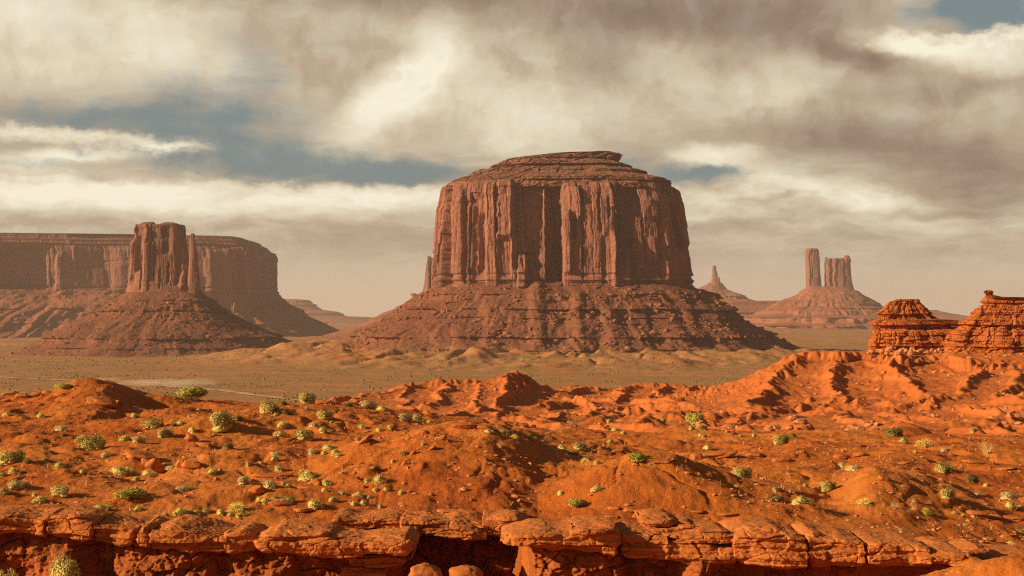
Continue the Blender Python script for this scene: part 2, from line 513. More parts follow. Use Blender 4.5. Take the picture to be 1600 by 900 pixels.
M_GROUND = ground_material()
M_CLIFF = rock_material("butte_sandstone", (0.38, 0.150, 0.094), (0.26, 0.097, 0.064), (0.110, 0.054, 0.043), 1.0, 0.35, 0.75)
M_CAP = rock_material("layered_cap_rock", (0.33, 0.132, 0.075), (0.23, 0.086, 0.050), (0.14, 0.06, 0.038), 1.0, 0.8, 0.25)
M_TALUS = talus_material("talus_slope_earth", (0.265, 0.092, 0.046), (0.19, 0.064, 0.033), (0.32, 0.155, 0.062))
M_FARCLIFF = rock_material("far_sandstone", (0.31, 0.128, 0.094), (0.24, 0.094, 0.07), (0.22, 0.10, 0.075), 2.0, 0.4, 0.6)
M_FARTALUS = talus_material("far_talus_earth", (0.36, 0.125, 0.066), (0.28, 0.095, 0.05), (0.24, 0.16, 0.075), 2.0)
M_OUTCROP = rock_material("red_layered_outcrop_rock", (0.58, 0.165, 0.040), (0.46, 0.115, 0.028), (0.26, 0.06, 0.018), 0.16, 0.8, 0.25, 0.16, 0.8)
M_SLAB = rock_material("ledge_sandstone", (0.62, 0.195, 0.048), (0.50, 0.135, 0.030), (0.26, 0.062, 0.018), 0.055, 0.6, 0.25, 0.035, 0.65)
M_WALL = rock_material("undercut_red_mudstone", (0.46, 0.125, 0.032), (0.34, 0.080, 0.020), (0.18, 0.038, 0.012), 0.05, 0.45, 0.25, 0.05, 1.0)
M_BOULDER = rock_material("pale_red_boulder_rock", (0.62, 0.24, 0.095), (0.50, 0.165, 0.055), (0.34, 0.10, 0.035), 0.06, 0.3, 0.1, 0.04, 0.6)
M_RUBBLE = rock_material("talus_rubble_rock", (0.33, 0.122, 0.063), (0.26, 0.09, 0.047), (0.19, 0.066, 0.036), 0.8, 0.2, 0.1, 0.8, 0.5)

def leaf_mat(name, c1, c2, trans=0.15):
    m, nt, b = new_mat(name, 0.8)
    oi = nn(nt, 'ShaderNodeObjectInfo').outputs['Random']
    P = nn(nt, 'ShaderNodeNewGeometry').outputs['Position']
    f = noise_n(nt, P, 6.0, 3)
    t = math_n(nt, 'ADD', math_n(nt, 'MULTIPLY', oi, 0.6), math_n(nt, 'MULTIPLY', f, 0.4))
    c = mixc(nt, t, c1, c2)
    link(nt, c, b.inputs['Base Color'])
    tr = nn(nt, 'ShaderNodeBsdfTranslucent'); link(nt, c, tr.inputs['Color'])
    mx = nn(nt, 'ShaderNodeMixShader'); mx.inputs[0].default_value = trans
    link(nt, b.outputs[0], mx.inputs[1]); link(nt, tr.outputs[0], mx.inputs[2])
    out = [n for n in nt.nodes if n.type == 'OUTPUT_MATERIAL'][0]
    link(nt, mx.outputs[0], out.inputs[0])
    return m
M_PALE = leaf_mat("pale_dry_foliage", (0.86, 0.66, 0.18), (0.90, 0.66, 0.22))
M_OLIVE = leaf_mat("olive_foliage", (0.60, 0.45, 0.12), (0.70, 0.51, 0.15))
M_GREEN = leaf_mat("green_foliage", (0.52, 0.43, 0.075), (0.62, 0.48, 0.095))
M_DARK = leaf_mat("dark_foliage", (0.26, 0.19, 0.055), (0.33, 0.23, 0.07))
M_SAGE = leaf_mat("sage_foliage", (0.72, 0.54, 0.21), (0.80, 0.58, 0.25))
M_DRY = leaf_mat("straw_grass", (0.80, 0.50, 0.20), (0.82, 0.54, 0.24))
M_CORE, _nt, _b = new_mat("shrub_shadowed_twigs"); _b.inputs['Base Color'].default_value = (0.30, 0.22, 0.07, 1)
M_TWIG, _nt, _b = new_mat("grey_brown_twigs"); _b.inputs['Base Color'].default_value = (0.30, 0.17, 0.08, 1)
M_SCRUB, _nt, _b = new_mat("valley_scrub"); _b.inputs['Base Color'].default_value = (0.20, 0.145, 0.055, 1)
M_ROAD, _nt, _b = new_mat("pale_dirt_track"); _b.inputs['Base Color'].default_value = (0.62, 0.34, 0.17, 1)

# ------------------------------------------------------------------ ground: one sheet, from the ledge to the horizon
U = np.concatenate([np.linspace(-2600, -300, 70)[:-1], np.linspace(-300, -40, 90)[:-1], np.linspace(-40, 1640, 1120), np.linspace(1640, 1900, 90)[1:], np.linspace(1900, 4200, 70)[1:]])
def logsp(a, b, step):
    n = int(math.log(b / a) / step)
    return list(np.exp(np.linspace(math.log(a), math.log(b), n, endpoint=False)))
ROWS = np.array(logsp(12, 40, 0.03) + logsp(40, 56, 0.0019) + logsp(56, 130, 0.0022) + logsp(130, 170, 0.004) + logsp(170, 540, 0.0022) + logsp(540, 1000, 0.010)
                + logsp(1000, 2000, 0.0035) + logsp(2000, 15500, 0.012) + [15500.0, 15600.0])
NR, NC = len(ROWS), len(U)
YY = np.repeat(ROWS[:, None], NC, 1)
XX = (U[None, :] - 800.0) / F * YY
UU = np.repeat(U[None, :], NR, 0)

TC = [-300, 0, 150, 300, 450, 600, 700, 800, 850, 900, 1000, 1060, 1100, 1200, 1300, 1370, 1400, 1500, 1600, 1900]
TP = {
 47: [806, 806, 811, 830, 839, 848, 838, 841, 833, 829, 828, 834, 838, 842, 842, 852, 858, 878, 892, 925],
 50: [806, 808, 812, 826, 834, 842, 836, 838, 836, 832, 830, 832, 836, 838, 840, 848, 852, 872, 886, 920],
 54: [788, 790, 795, 800, 806, 810, 808, 814, 816, 808, 803, 804, 808, 814, 816, 824, 828, 846, 860, 885],
 60: [763, 765, 770, 768, 772, 776, 771, 777, 786, 781, 766, 763, 770, 786, 790, 798, 800, 814, 828, 850],
 66: [740, 741, 746, 744, 748, 745, 737, 746, 757, 753, 737, 733, 742, 768, 780, 768, 770, 790, 800, 820],
 72: [720, 721, 726, 722, 724, 716, 707, 715, 729, 730, 722, 718, 728, 753, 764, 743, 748, 766, 776, 790],
 80: [700, 700, 704, 700, 699, 688, 678, 684, 708, 716, 722, 724, 726, 731, 738, 727, 724, 739, 746, 756],
 88: [681, 680, 684, 680, 676, 672, 659, 675, 698, 704, 711, 714, 713, 714, 716, 712, 709, 718, 724, 730],
 96: [662, 662, 660, 663, 662, 664, 668, 690, 694, 697, 700, 701, 700, 699, 700, 698, 697, 702, 706, 710],
 104: [648, 647, 640, 648, 651, 656, 672, 688, 690, 690, 690, 690, 690, 690, 690, 690, 690, 692, 695, 698],
 113: [635, 633, 622, 634, 641, 648, 664, 680, 683, 683, 683, 681, 682, 684, 683, 683, 683, 685, 688, 690],
 122: [627, 624, 612, 624, 632, 639, 655, 671, 677, 679, 678, 674, 677, 681, 680, 680, 680, 681, 682, 684],
 134: [630, 626, 620, 630, 637, 645, 660, 676, 682, 684, 683, 682, 684, 688, 686, 686, 686, 686, 687, 688],
 160: [662, 660, 658, 662, 664, 668, 680, 692, 695, 696, 696, 696, 697, 698, 697, 697, 697, 697, 697, 698],
}
FC = [-2600, 440, 560, 800, 1100, 1350, 1600, 4200]
FZ = {
 190: [-24, -24, -18.5, -17.2, -16.8, -16.6, -16.6, -17],
 250: [-34, -34, -23, -20.5, -20, -19.5, -19, -20],
 350: [-46, -46, -29, -25.5, -24.5, -23, -21, -22],
 450: [-53, -53, -36, -29.5, -28.5, -26, -22, -24],
 550: [-56, -56, -48, -41, -40, -34, -26, -30],
 700: [-57, -57, -56, -53, -52, -48, -40, -45],
 900: [-57] * 6 + [-52, -55],
 1200: [-57] * 8, 2600: [-57] * 8, 4500: [-57] * 8, 6500: [-50] * 8, 9000: [-34] * 8, 13000: [-11] * 8, 16000: [-3] * 8,
}
# true depth of the foreground mounds: (column, [(depth on the ground, row of the table it carries)])
GY = [47, 54, 57, 60, 62, 66, 70, 76, 82, 88, 94, 100, 110, 122, 134, 160]
GM = {
 -300: [47, 54, 58.5, 63, 66, 72, 78, 88, 97, 106, 114, 121, 128, 138, 146, 160],
 480:  [47, 54, 58.5, 63, 66, 72, 78, 87, 95, 103, 110, 117, 125, 134, 142, 160],
 560:  [47, 54, 60, 67, 71, 80, 86, 92, 96, 101, 106, 112, 117, 124, 135, 160],
 760:  [47, 54, 60, 68, 73, 84, 89, 93, 96, 100, 105, 110, 116, 123, 134, 160],
 840:  [47, 54, 59, 65, 70, 78, 83, 88, 93, 98, 103, 108, 115, 123, 134, 160],
 930:  [47, 54, 61, 69, 71, 75, 79, 83, 88, 93, 98, 104, 113, 123, 134, 160],
 1180: [47, 54, 61, 69, 71, 75, 79, 83, 88, 93, 98, 104, 113, 123, 134, 160],
 1340: [47, 54, 60, 68, 71, 76, 80, 85, 90, 95, 100, 105, 113, 123, 134, 160],
 1600: [47, 54, 59, 65, 68, 73, 77, 83, 89, 95, 100, 105, 113, 123, 134, 160],
 1900: [47, 54, 59, 65, 68, 73, 77, 83, 89, 95, 100, 105, 113, 123, 134, 160],
}
GU = np.array(list(GM), float); GT = np.array([GM[k] for k in GM], float)
def g_row(px):
    return np.array([np.interp(px, GU, GT[:, i]) for i in range(len(GY))])
def to_depth(px, yrow):
    return float(np.interp(yrow, g_row(np.clip(px, -300, 1900)), GY))

def erosion(x, y, z, rw, u):
    """rain runs over the badlands and cuts rills: droplets on a regular grid, the change is read back at the sheet's vertices"""
    cell = 0.45
    gx = np.arange(-70, 205, cell); gy = np.arange(172, 520, cell)
    NX, NY = len(gx), len(gy)
    def samp(A, fx, fy):
        ix = np.clip(fx.astype(np.int64), 0, A.shape[1] - 2); iy = np.clip(fy.astype(np.int64), 0, A.shape[0] - 2)
        tx = fx - ix; ty = fy - iy
        return (A[iy, ix] * (1 - tx) + A[iy, ix + 1] * tx) * (1 - ty) + (A[iy + 1, ix] * (1 - tx) + A[iy + 1, ix + 1] * tx) * ty
    GXX, GYY = np.meshgrid(gx, gy)
    ug = GXX / GYY * F + 800
    fc = np.interp(ug, U, np.arange(NC)); fr = np.interp(GYY, rw, np.arange(len(rw)))
    H0 = samp(z, fc, fr)
    H = H0 + 0.12 * fbm2(GXX / 1.6, GYY / 1.6, 2, 611)
    Hf = H.ravel()
    r = np.random.default_rng(5)
    n = 26000
    for b in range(14):
        px = r.random(n) * (NX - 3) + 1; py = r.random(n) * (NY - 3) + 1
        dx = np.zeros(n); dy = np.zeros(n); sp = np.ones(n); wa = np.ones(n); se = np.zeros(n)
        for st in range(46):
            ix = px.astype(np.int64); iy = py.astype(np.int64); tx = px - ix; ty = py - iy
            i00 = iy * NX + ix
            h00, h10, h01, h11 = Hf[i00], Hf[i00 + 1], Hf[i00 + NX], Hf[i00 + NX + 1]
            ga = (h10 - h00) * (1 - ty) + (h11 - h01) * ty; gb = (h01 - h00) * (1 - tx) + (h11 - h10) * tx
            h = (h00 * (1 - tx) + h10 * tx) * (1 - ty) + (h01 * (1 - tx) + h11 * tx) * ty
            dx = dx * 0.25 - ga * 0.75; dy = dy * 0.25 - gb * 0.75
            l = np.hypot(dx, dy) + 1e-9; dx /= l; dy /= l
            px = np.clip(px + dx, 1, NX - 2.01); py = np.clip(py + dy, 1, NY - 2.01)
            jx = px.astype(np.int64); jy = py.astype(np.int64); sx = px - jx; sy = py - jy
            j = jy * NX + jx
            hn = (Hf[j] * (1 - sx) + Hf[j + 1] * sx) * (1 - sy) + (Hf[j + NX] * (1 - sx) + Hf[j + NX + 1] * sx) * sy
            dh = hn - h
            cap = np.maximum(-dh, 0.01) * sp * wa * 5.0
            dep = np.where(dh > 0, np.minimum(dh, se), np.maximum(se - cap, 0) * 0.25)
            ero = np.where((dh <= 0) & (se < cap), np.minimum((cap - se) * 0.22, -dh * 0.8), 0.0)
            am = dep - ero
            se -= am
            np.add.at(Hf, i00, am * (1 - tx) * (1 - ty)); np.add.at(Hf, i00 + 1, am * tx * (1 - ty))
            np.add.at(Hf, i00 + NX, am * (1 - tx) * ty); np.add.at(Hf, i00 + NX + 1, am * tx * ty)
            sp = np.sqrt(np.maximum(sp * sp - dh * 2.0, 0.05)); sp = np.minimum(sp, 4.0); wa *= 0.965
    D = Hf.reshape(NY, NX) - H0
    D = np.clip(D, -2.2, 1.2)
    Dp = np.pad(D, 1, mode='edge')
    D = (Dp[1:-1, 1:-1] * 4 + Dp[:-2, 1:-1] + Dp[2:, 1:-1] + Dp[1:-1, :-2] + Dp[1:-1, 2:]) / 8
    m = 24
    ex = np.minimum(np.arange(NX), NX - 1 - np.arange(NX)) / m; ey = np.minimum(np.arange(NY), NY - 1 - np.arange(NY)) / m
    D *= np.clip(ex, 0, 1)[None, :] * np.clip(ey, 0, 1)[:, None]
    fx = (x - gx[0]) / cell; fy = (y - gy[0]) / cell
    ins = (fx > 0) & (fx < NX - 1) & (fy > 0) & (fy < NY - 1)
    return np.where(ins, samp(D, np.clip(fx, 0, NX - 1.01), np.clip(fy, 0, NY - 1.01)), 0.0)

def make_ground():
    ys, tab = [], []
    for Y, pys in TP.items():
        u = np.clip(U, -300, 1900)
        ys.append(Y); tab.append(-(hermite(TC, pys, u) - HZ) * Y / F)
    for Y, zs in FZ.items():
        ys.append(Y); tab.append(hermite(FC, zs, U))
    ys = np.log(np.array(ys, float)); tab = np.array(tab)
    Z = hermite(ys, tab, np.log(np.maximum(ROWS, 47.0)))
    kf = ROWS < 160
    tp = np.array([hermite(TC, pys, np.clip(U, -300, 1900)) for pys in TP.values()])
    ly = np.log(np.array(list(TP), float))
    yr = np.log(np.clip(ROWS[kf], 47.0, 160.0))
    fine_y = np.linspace(math.log(47), math.log(160), 1400)
    PF = hermite(ly, tp, fine_y)
    for c in range(NC):
        gm = np.exp(hermite(np.log(GY), np.log(g_row(np.clip(U[c], -300, 1900))), yr))
        py = np.interp(np.log(gm), fine_y, PF[:, c])
        Z[kf, c] = -(py - HZ) * np.maximum(ROWS[kf], 47.0) / F
    kr = (ROWS > 50) & (ROWS < 165)
    i0, i1 = np.argmax(kr), len(kr) - np.argmax(kr[::-1])
    for _ in range(3):      # soften the seams between the drawn rows
        Zi = Z[i0 - 4:i1 + 4]
        Z[i0:i1] = (Zi[:-8] + Zi[2:-6] + 2 * Zi[4:-4] + Zi[6:-2] + Zi[8:]) / 6
    X, Y = XX, YY
    # --- foreground relief
    k = (ROWS > 38) & (ROWS < 175)
    x, y = X[k], Y[k]
    w = 1 - ss(140, 172, y)
    d = 0.34 * fbm2(x / 9 + 4, y / 9, 3, 1) + 0.30 * (np.abs(fbm2(x / 7 + 2, y / 8, 2, 3)) - 0.3) + 0.13 * fbm2(x / 2.4, y / 2.4, 3, 5) + 0.045 * fbm2(x / 0.55, y / 0.8, 3, 9)
    d -= 0.16 * x / 10 * np.exp(-((y - 82) / 22) ** 2) * ss(-2, -6, x) * 0
    # washed rills
    d -= 0.22 * np.clip(ridge2(x / 6.0 + 0.35 * fbm2(x / 3, y / 3, 2, 31), y / 13, 3, 41) - 0.65, 0, 1.2) * ss(52, 58, y)
    def hump(px, Yc, rx, ry, h, p=1.0):
        Yn = to_depth(px, Yc); ry = ry * Yn / Yc; rx = rx * Yn / Yc; Yc = Yn
        e = ((x - wx(px, Yc)) / rx) ** 2 + ((y - Yc) / ry) ** 2
        return h * np.exp(-e ** p)
    d += hump(140, 117, 2.7, 5.5, 1.1) - hump(215, 108, 2.2, 7, 0.55) + hump(420, 96, 4.2, 5, 0.75) + hump(322, 90, 2.6, 4, 0.6) - hump(560, 92, 3.5, 8, 0.5) - hump(300, 84, 3, 5, 0.35)
    d += hump(355, 74, 3.5, 3, 0.5) - hump(225, 70, 1.6, 4, 0.45) + hump(1372, 71, 2.4, 3.4, 0.25) + hump(1250, 80, 2.2, 3, 0.5) - hump(1300, 67, 1.5, 3.5, 0.5)
    d += hump(880, 86, 3, 3.5, 0.4) + hump(960, 62, 2.6, 4, 0.35) + hump(1560, 92, 5, 4, 0.5) - hump(1470, 82, 4, 5, 0.4)
    d -= hump(1010, 92, 8, 2.5, 0.6) ; d += hump(720, 87, 4.5, 4, 0.25)
    d += hump(900, 128, 10, 4, 0.55) - hump(900, 112, 12, 5, 0.55)
    d += hump(1220, 118, 7, 5, 0.35) - hump(1100, 100, 4, 5, 0.4)
    Z[k] += d * w * (0.45 + 0.55 * ss(50, 57, y))
    # --- the drop in front: canyon floor under the ledge
    ye = hermite([-3000, 560, 612, 640, 800, 826, 850, 4300], [48.1, 48.1, 48.6, 53.2, 53.2, 48.8, 48.0, 48.0], UU[ROWS < 60])
    k = ROWS < 60
    x, y = X[k], Y[k]
    fl = -10.2 + 1.05 * ss(42.5, 45.0, y) * ss(48.6, 47.2, y) + 0.2 * ss(42.5, 45, y) + 0.25 * fbm2(x / 3, y / 3, 3, 71) + 0.05 * fbm2(x / 0.5, y / 0.5, 2, 72)
    fl = fl + 1.85 * np.exp(-(((x - wx(1620, 43.5)) / 3.4) ** 2 + ((y - 43.5) / 2.6) ** 2) ** 1.2) + 0.10 * fbm2(x / 1.2, y / 1.2, 4, 75)
    t = ss(0.0, 0.5, y - ye)
    Z[k] = fl * (1 - t) + Z[k] * t
    # --- badlands
    k = (ROWS > 150) & (ROWS < 640)
    i0 = np.argmax(k)
    x, y, u = X[k], Y[k], UU[k]
    rw = ROWS[k]
    z = Z[k]
    floor = z.copy()
    z += (0.5 * fbm2(x / 30, y / 30, 3, 81) + 0.9 * np.abs(fbm2(x / 18, y / 24, 3, 83))) * ss(165, 200, y)
    xw = x + 3.0 * fbm2(x / 22, y / 22, 3, 91) + 0.8 * fbm2(x / 5, y / 5, 2, 95)
    yw = y + 3.0 * fbm2(x / 22 + 7, y / 22, 3, 92) + 0.8 * fbm2(x / 5 + 9, y / 5, 2, 96)
    def ridge(pts, s=0.62, rnd=0.8, spur=0.5, sl=7.0, seed=0):
        P = np.array([[wx(a, Yp), Yp, wz(b, Yp)] for a, b, Yp in pts])
        hmax = 26.0
        ylo, yhi = P[:, 1].min() - hmax / s, P[:, 1].max() + hmax / s
        r = (rw > ylo) & (rw < yhi)
        if not r.any(): return
        r0, r1 = np.argmax(r), len(r) - np.argmax(r[::-1])
        xs, Ys = xw[r0:r1], yw[r0:r1]
        cols = (x[r0:r1].max(0) > P[:, 0].min() - hmax / s) & (x[r0:r1].min(0) < P[:, 0].max() + hmax / s)
        if not cols.any(): return
        c0, c1 = np.argmax(cols), len(cols) - np.argmax(cols[::-1])
        xs, Ys = xs[:, c0:c1], Ys[:, c0:c1]
        best = np.full(xs.shape, -1e9)
        acc = 0.0
        for a, b in zip(P[:-1], P[1:]):
            ab = b[:2] - a[:2]; L = np.hypot(*ab) + 1e-6
            t = np.clip(((xs - a[0]) * ab[0] + (Ys - a[1]) * ab[1]) / (L * L), 0, 1)
            dx = xs - (a[0] + ab[0] * t); dy = Ys - (a[1] + ab[1] * t)
            dd = np.sqrt(dx * dx + dy * dy + rnd * rnd) - rnd
            arc = acc + t * L
            sp = np.abs(n2(arc / sl, (np.sign(dx * ab[1] - dy * ab[0]) + 3) * 7.7 + dd * 0.02, seed + 5))
            sf = s * (1 + spur * (1.6 * sp - 0.4) * ss(0, 5, dd))
            h = a[2] + (b[2] - a[2]) * t - sf * dd + 0.006 * dd * dd * (dd < 40)
            best = np.maximum(best, h)
            acc += L
        cur = z[r0:r1, c0:c1]
        # smooth maximum
        kk = 0.9
        hh = np.clip(0.5 + 0.5 * (best - cur) / kk, 0, 1)
        z[r0:r1, c0:c1] = cur * (1 - hh) + best * hh + kk * hh * (1 - hh)
    # mesa at right: flat bench with a scalloped face
    ue = [1120, 1190, 1238, 1300, 1360, 1420, 1480, 1545, 1700, 2400]
    ye = hermite(ue, [470, 455, 436, 430, 424, 414, 409, 402, 396, 390], np.clip(u, 1120, 2400))
    zt = hermite(ue, [603, 586, 551, 548, 551, 555, 557, 564, 562, 560], np.clip(u, 1120, 2400))
    zt = -(zt - HZ) * ye / F
    sc = 9.0 * np.abs(n2(x / 31, y / 200, 103)) + 2.5 * np.abs(n2(x / 9, y / 80, 104)) + 5.0 * n2(x / 47, y * 0, 105) + 0.8 * np.abs(n2(x / 2.6, y / 40, 106))
    sc = sc + 16 * np.exp(-((u - 1462) / 34) ** 2) + 9 * np.exp(-((u - 1350) / 22) ** 2) - 6 * np.exp(-((u - 1405) / 20) ** 2)
    dd = (ye - y) + sc * 0.6 + 2.5
    dw = (wx(1234, 436) - x) + 1.5 * n2(x / 9, y / 9, 106)
    dn = np.maximum(dd, np.maximum(dw * 0.8, y - 560))
    lowf = np.clip(dn - 1.2, 0, None)
    face = zt + (-0.05 + 0.075 * ss(1330, 1400, u)) * np.clip(-dd, 0, 80) - 3.0 * ss(0, 0.6, dn) - 0.60 * lowf * (1 + 0.5 * (1.7 * np.abs(n2(x / 9 + 0.02 * lowf, y / 60, 107)) - 0.5) * ss(1, 8, lowf)) + 0.0055 * lowf ** 2 * (lowf < 50) - 8 * (lowf >= 50)
    kk = 1.2
    hh = np.clip(0.5 + 0.5 * (face - z) / kk, 0, 1)
    z = z * (1 - hh) + face * hh + kk * hh * (1 - hh)
    onmesa = ss(-6.0, -22.0, dn)
    z += onmesa * (1.2 * np.abs(fbm2(x / 12, y / 12, 3, 108)) + 0.4 * fbm2(x / 3, y / 3, 2, 109))
    R1 = [(520, 619, 400), (560, 613, 410), (600, 611, 420), (640, 603, 430), (666, 594, 438), (690, 590.5, 440), (730, 591, 443), (765, 589, 446), (780, 585, 448), (799, 576, 450), (820, 587, 453), (850, 601, 460)]
    ridge(R1, 0.75, 0.6, 0.7, 8, 1)
    ridge([(850, 604, 470), (895, 600.5, 476), (930, 604, 480), (962, 606, 482), (985, 598, 480), (1012, 596, 480), (1040, 598, 480), (1080, 601, 478), (1135, 602, 472), (1165, 597, 462), (1200, 580, 452), (1236, 551, 438)], 0.72, 0.6, 0.7, 8, 2)
    for i, rr in enumerate([
        [(700, 596, 436), (690, 612, 405), (672, 630, 370)], [(760, 592, 442), (745, 612, 405), (735, 632, 360)], [(800, 578, 448), (792, 606, 410), (770, 628, 370)],
        [(640, 605, 428), (628, 622, 390), (640, 640, 350)], [(590, 612, 415), (580, 628, 380), (600, 642, 340)], [(560, 614, 408), (548, 630, 370)],
        [(900, 602, 474), (880, 622, 420), (850, 640, 370)], [(985, 600, 478), (960, 622, 425), (945, 640, 370)], [(1035, 600, 478), (1020, 618, 430), (1010, 632, 390)],
        [(1080, 602, 476), (1075, 622, 425), (1060, 640, 370)], [(1135, 603, 470), (1120, 628, 400), (1085, 648, 330)], [(1185, 590, 452), (1160, 616, 410), (1120, 640, 350)],
        [(1240, 556, 432), (1215, 586, 410), (1190, 612, 370), (1165, 630, 330)], [(1300, 560, 424), (1304, 596, 392), (1310, 618, 360)],
        [(1398, 560, 414), (1412, 588, 390), (1440, 610, 360), (1462, 628, 330)], 
        [(1530, 572, 398), (1515, 596, 372), (1500, 618, 344)], [(1590, 575, 392), (1580, 600, 366), (1560, 622, 330)], 
        [(1165, 633, 300), (1180, 636, 285), (1150, 652, 245), (1128, 664, 215)], [(1290, 636, 280), (1262, 648, 250), (1225, 652, 228), (1190, 664, 206)],
        [(1292, 637, 278), (1330, 646, 250), (1350, 662, 215), (1362, 678, 190)], [(1380, 640, 268), (1440, 646, 255), (1478, 658, 225), (1450, 674, 196)], [(1485, 657, 222), (1520, 664, 208), (1545, 676, 192)],
        [(1120, 661, 200), (1135, 668, 192), (1170, 678, 182)], [(1225, 653, 215), (1245, 660, 205), (1268, 675, 186)], [(1560, 640, 270), (1540, 652, 235), (1510, 668, 205)], [(1600, 632, 290), (1620, 650, 240)],
        [(870, 640, 330), (840, 655, 270), (800, 668, 225)], [(960, 640, 320), (935, 652, 272), (900, 666, 226)], [(720, 640, 330), (700, 652, 280), (680, 662, 240)], [(1030, 642, 310), (1010, 655, 262), (975, 668, 220)],
    ]):
        ridge(rr, 0.55 + 0.18 * random.random(), 0.7, 0.55, 5 + 4 * random.random(), 10 + i)
    for i in range(300):
        Yp = 178 + 250 * random.random() ** 1.1
        a = random.uniform(530, 1660)
        ui = np.searchsorted(U, a); ri = min(len(rw) - 1, np.searchsorted(rw, Yp))
        zf = floor[ri, ui]
        h = random.uniform(0.9, 3.2) * (0.6 + Yp / 420)
        L = random.uniform(8, 30) * (0.5 + Yp / 400); an = random.gauss(0, 0.6)
        x0, y0 = wx(a, Yp), Yp
        pts = []
        for t, hf in ((0, 0.75), (0.35, 1.0), (1.0, 0.1)):
            yq = y0 - math.cos(an) * L * t; xq = x0 + math.sin(an) * L * t
            if yq < 168: yq = 168
            pts.append((xq / yq * F + 800, HZ - (zf + h * hf) * F / yq, yq))
        ridge(pts, random.uniform(0.55, 0.9), 0.4, 0.6, 4, 60 + i)
    z += erosion(x, y, z, rw, u)
    z += (0.10 * fbm2(x / 2.2, y / 3, 3, 111) - 0.25 * np.clip(ridge2(xw / 5, yw / 18, 2, 112) - 0.7, 0, 1)) * ss(170, 190, y)
    Z[k] = z
    badm = np.zeros_like(Z)
    badm[k] = ss(150, 180, y)
    # --- valley floor and the apron of mounds before the big butte
    k = ROWS > 640
    x, y = X[k], Y[k]
    z = Z[k]
    z += (1.0 * fbm2(x / 160, y / 160, 3, 121) + 0.35 * fbm2(x / 28, y / 28, 3, 122)) * ss(640, 1000, y)
    bx, by = wx(860, 2000), 2010
    ang = np.arctan2(x - bx, by - y); rr = np.hypot((x - bx) / 1.05, (y - by))
    ap = ss(640, 300, rr)
    mound = np.abs(fbm2(ang * 5.5 + 0.3 * fbm2(x / 60, y / 60, 2, 124), rr / 170, 3, 123))
    z += ap * (13 * ss(560, 270, rr) + 10 * mound * ss(620, 430, rr) + 1.5 * fbm2(x / 22, y / 22, 4, 125, 0.5) + 2.0 * np.abs(fbm2(x / 45, y / 45, 3, 127)))
    # gentle low hills on the left of the apron and beyond
    z += 9 * np.exp(-(((x - wx(470, 1900)) / 90) ** 2 + ((y - 1880) / 160) ** 2)) * (0.7 + 0.6 * mound)
    z += 5 * ss(2400, 3200, y) * ridge2(x / 500, y / 260, 3, 126)
    Z[k] = z
    veg = ss(560, 760, Y)
    veg = np.maximum(veg, ss(500, 430, UU) * ss(180, 320, Y))
    veg = veg * (1 - 0.0)
    # bare red mounds peeking through
    kk = ROWS > 900
    veg[kk] *= 1 - 0.55 * ss(0.35, 0.8, fbm2(X[kk] / 120, Y[kk] / 80, 3, 131)) - 0.18 * ap[(ROWS[ROWS > 640] > 900)] * ss(0.05, 0.5, mound[(ROWS[ROWS > 640] > 900)])
    vf = np.zeros_like(Z)
    kb = (ROWS > 165) & (ROWS < 420)
    vf[kb] = 0.55 * ss(0.25, 0.7, fbm2(X[kb] / 30, Y[kb] / 30, 3, 133)) * ss(1.6, 0.3, Z[kb] - (hermite(ys, tab, np.log(ROWS[kb]))))
    veg = np.clip(np.maximum(veg, vf), 0, 1)
    me = grid_mesh("ground", X, Y, Z, mat=M_GROUND)
    attr(me, 'veg', veg); attr(me, 'bad', badm * (1 - veg))
    o = obj("ground", me); o['kind'] = 'structure'
    return Z
GZ = make_ground()
GP = HZ - GZ * F / YY            # photo row of each ground vertex

def ground_at(px, py, ymin=47.6, ymax=16000):
    """the ground point that the photo shows at this column and row"""
    c = int(np.clip(np.searchsorted(U, px), 1, NC - 1))
    i0 = np.searchsorted(ROWS, ymin)
    col = GP[i0:, c]
    hit = np.nonzero(col <= py)[0]
    i = i0 + (hit[0] if len(hit) else len(col) - 1)
    Y = ROWS[i]
    return np.array([wx(px, Y), Y, GZ[i, c]])

def ground_z(x, y):
    u = x / y * F + 800
    c = np.clip(np.searchsorted(U, u), 1, NC - 1); r = np.clip(np.searchsorted(ROWS, y), 1, NR - 1)
    tu = np.clip((u - U[c - 1]) / (U[c] - U[c - 1]), 0, 1); tr = np.clip((y - ROWS[r - 1]) / (ROWS[r] - ROWS[r - 1]), 0, 1)
    return (GZ[r - 1, c - 1] * (1 - tu) + GZ[r - 1, c] * tu) * (1 - tr) + (GZ[r, c - 1] * (1 - tu) + GZ[r, c] * tu) * tr

# near sheet below the viewpoint, joins the main sheet's near edge
def make_near():
    g = np.linspace(-40, 40, 60)
    X, Y = np.meshgrid(g * 1.0, np.linspace(-60, 12.5, 40))
    Z = -10.4 + 0.3 * fbm2(X / 4, Y / 4, 3, 71)
    me = grid_mesh("canyon_floor", X, Y, Z, mat=M_GROUND)
    attr(me, 'veg', np.zeros(X.size)); attr(me, 'bad', np.zeros(X.size))
    o = obj("canyon_ground", me); o['kind'] = 'structure'
make_near()

# ------------------------------------------------------------------ buttes
def rows_interp(rows, nz):
    rows = np.array(rows, float)
    py = np.linspace(0, 1, nz)
    # spread samples by slant length
    seg = np.hypot(np.diff(rows[:, 0]), 0.5 * (np.abs(np.diff(rows[:, 1])) + np.abs(np.diff(rows[:, 2]))) * 0.5) + 1e-3
    s = np.concatenate([[0], np.cumsum(seg)]); s /= s[-1]
    return np.stack([np.interp(py, s, rows[:, i]) for i in range(rows.shape[1])], 1)

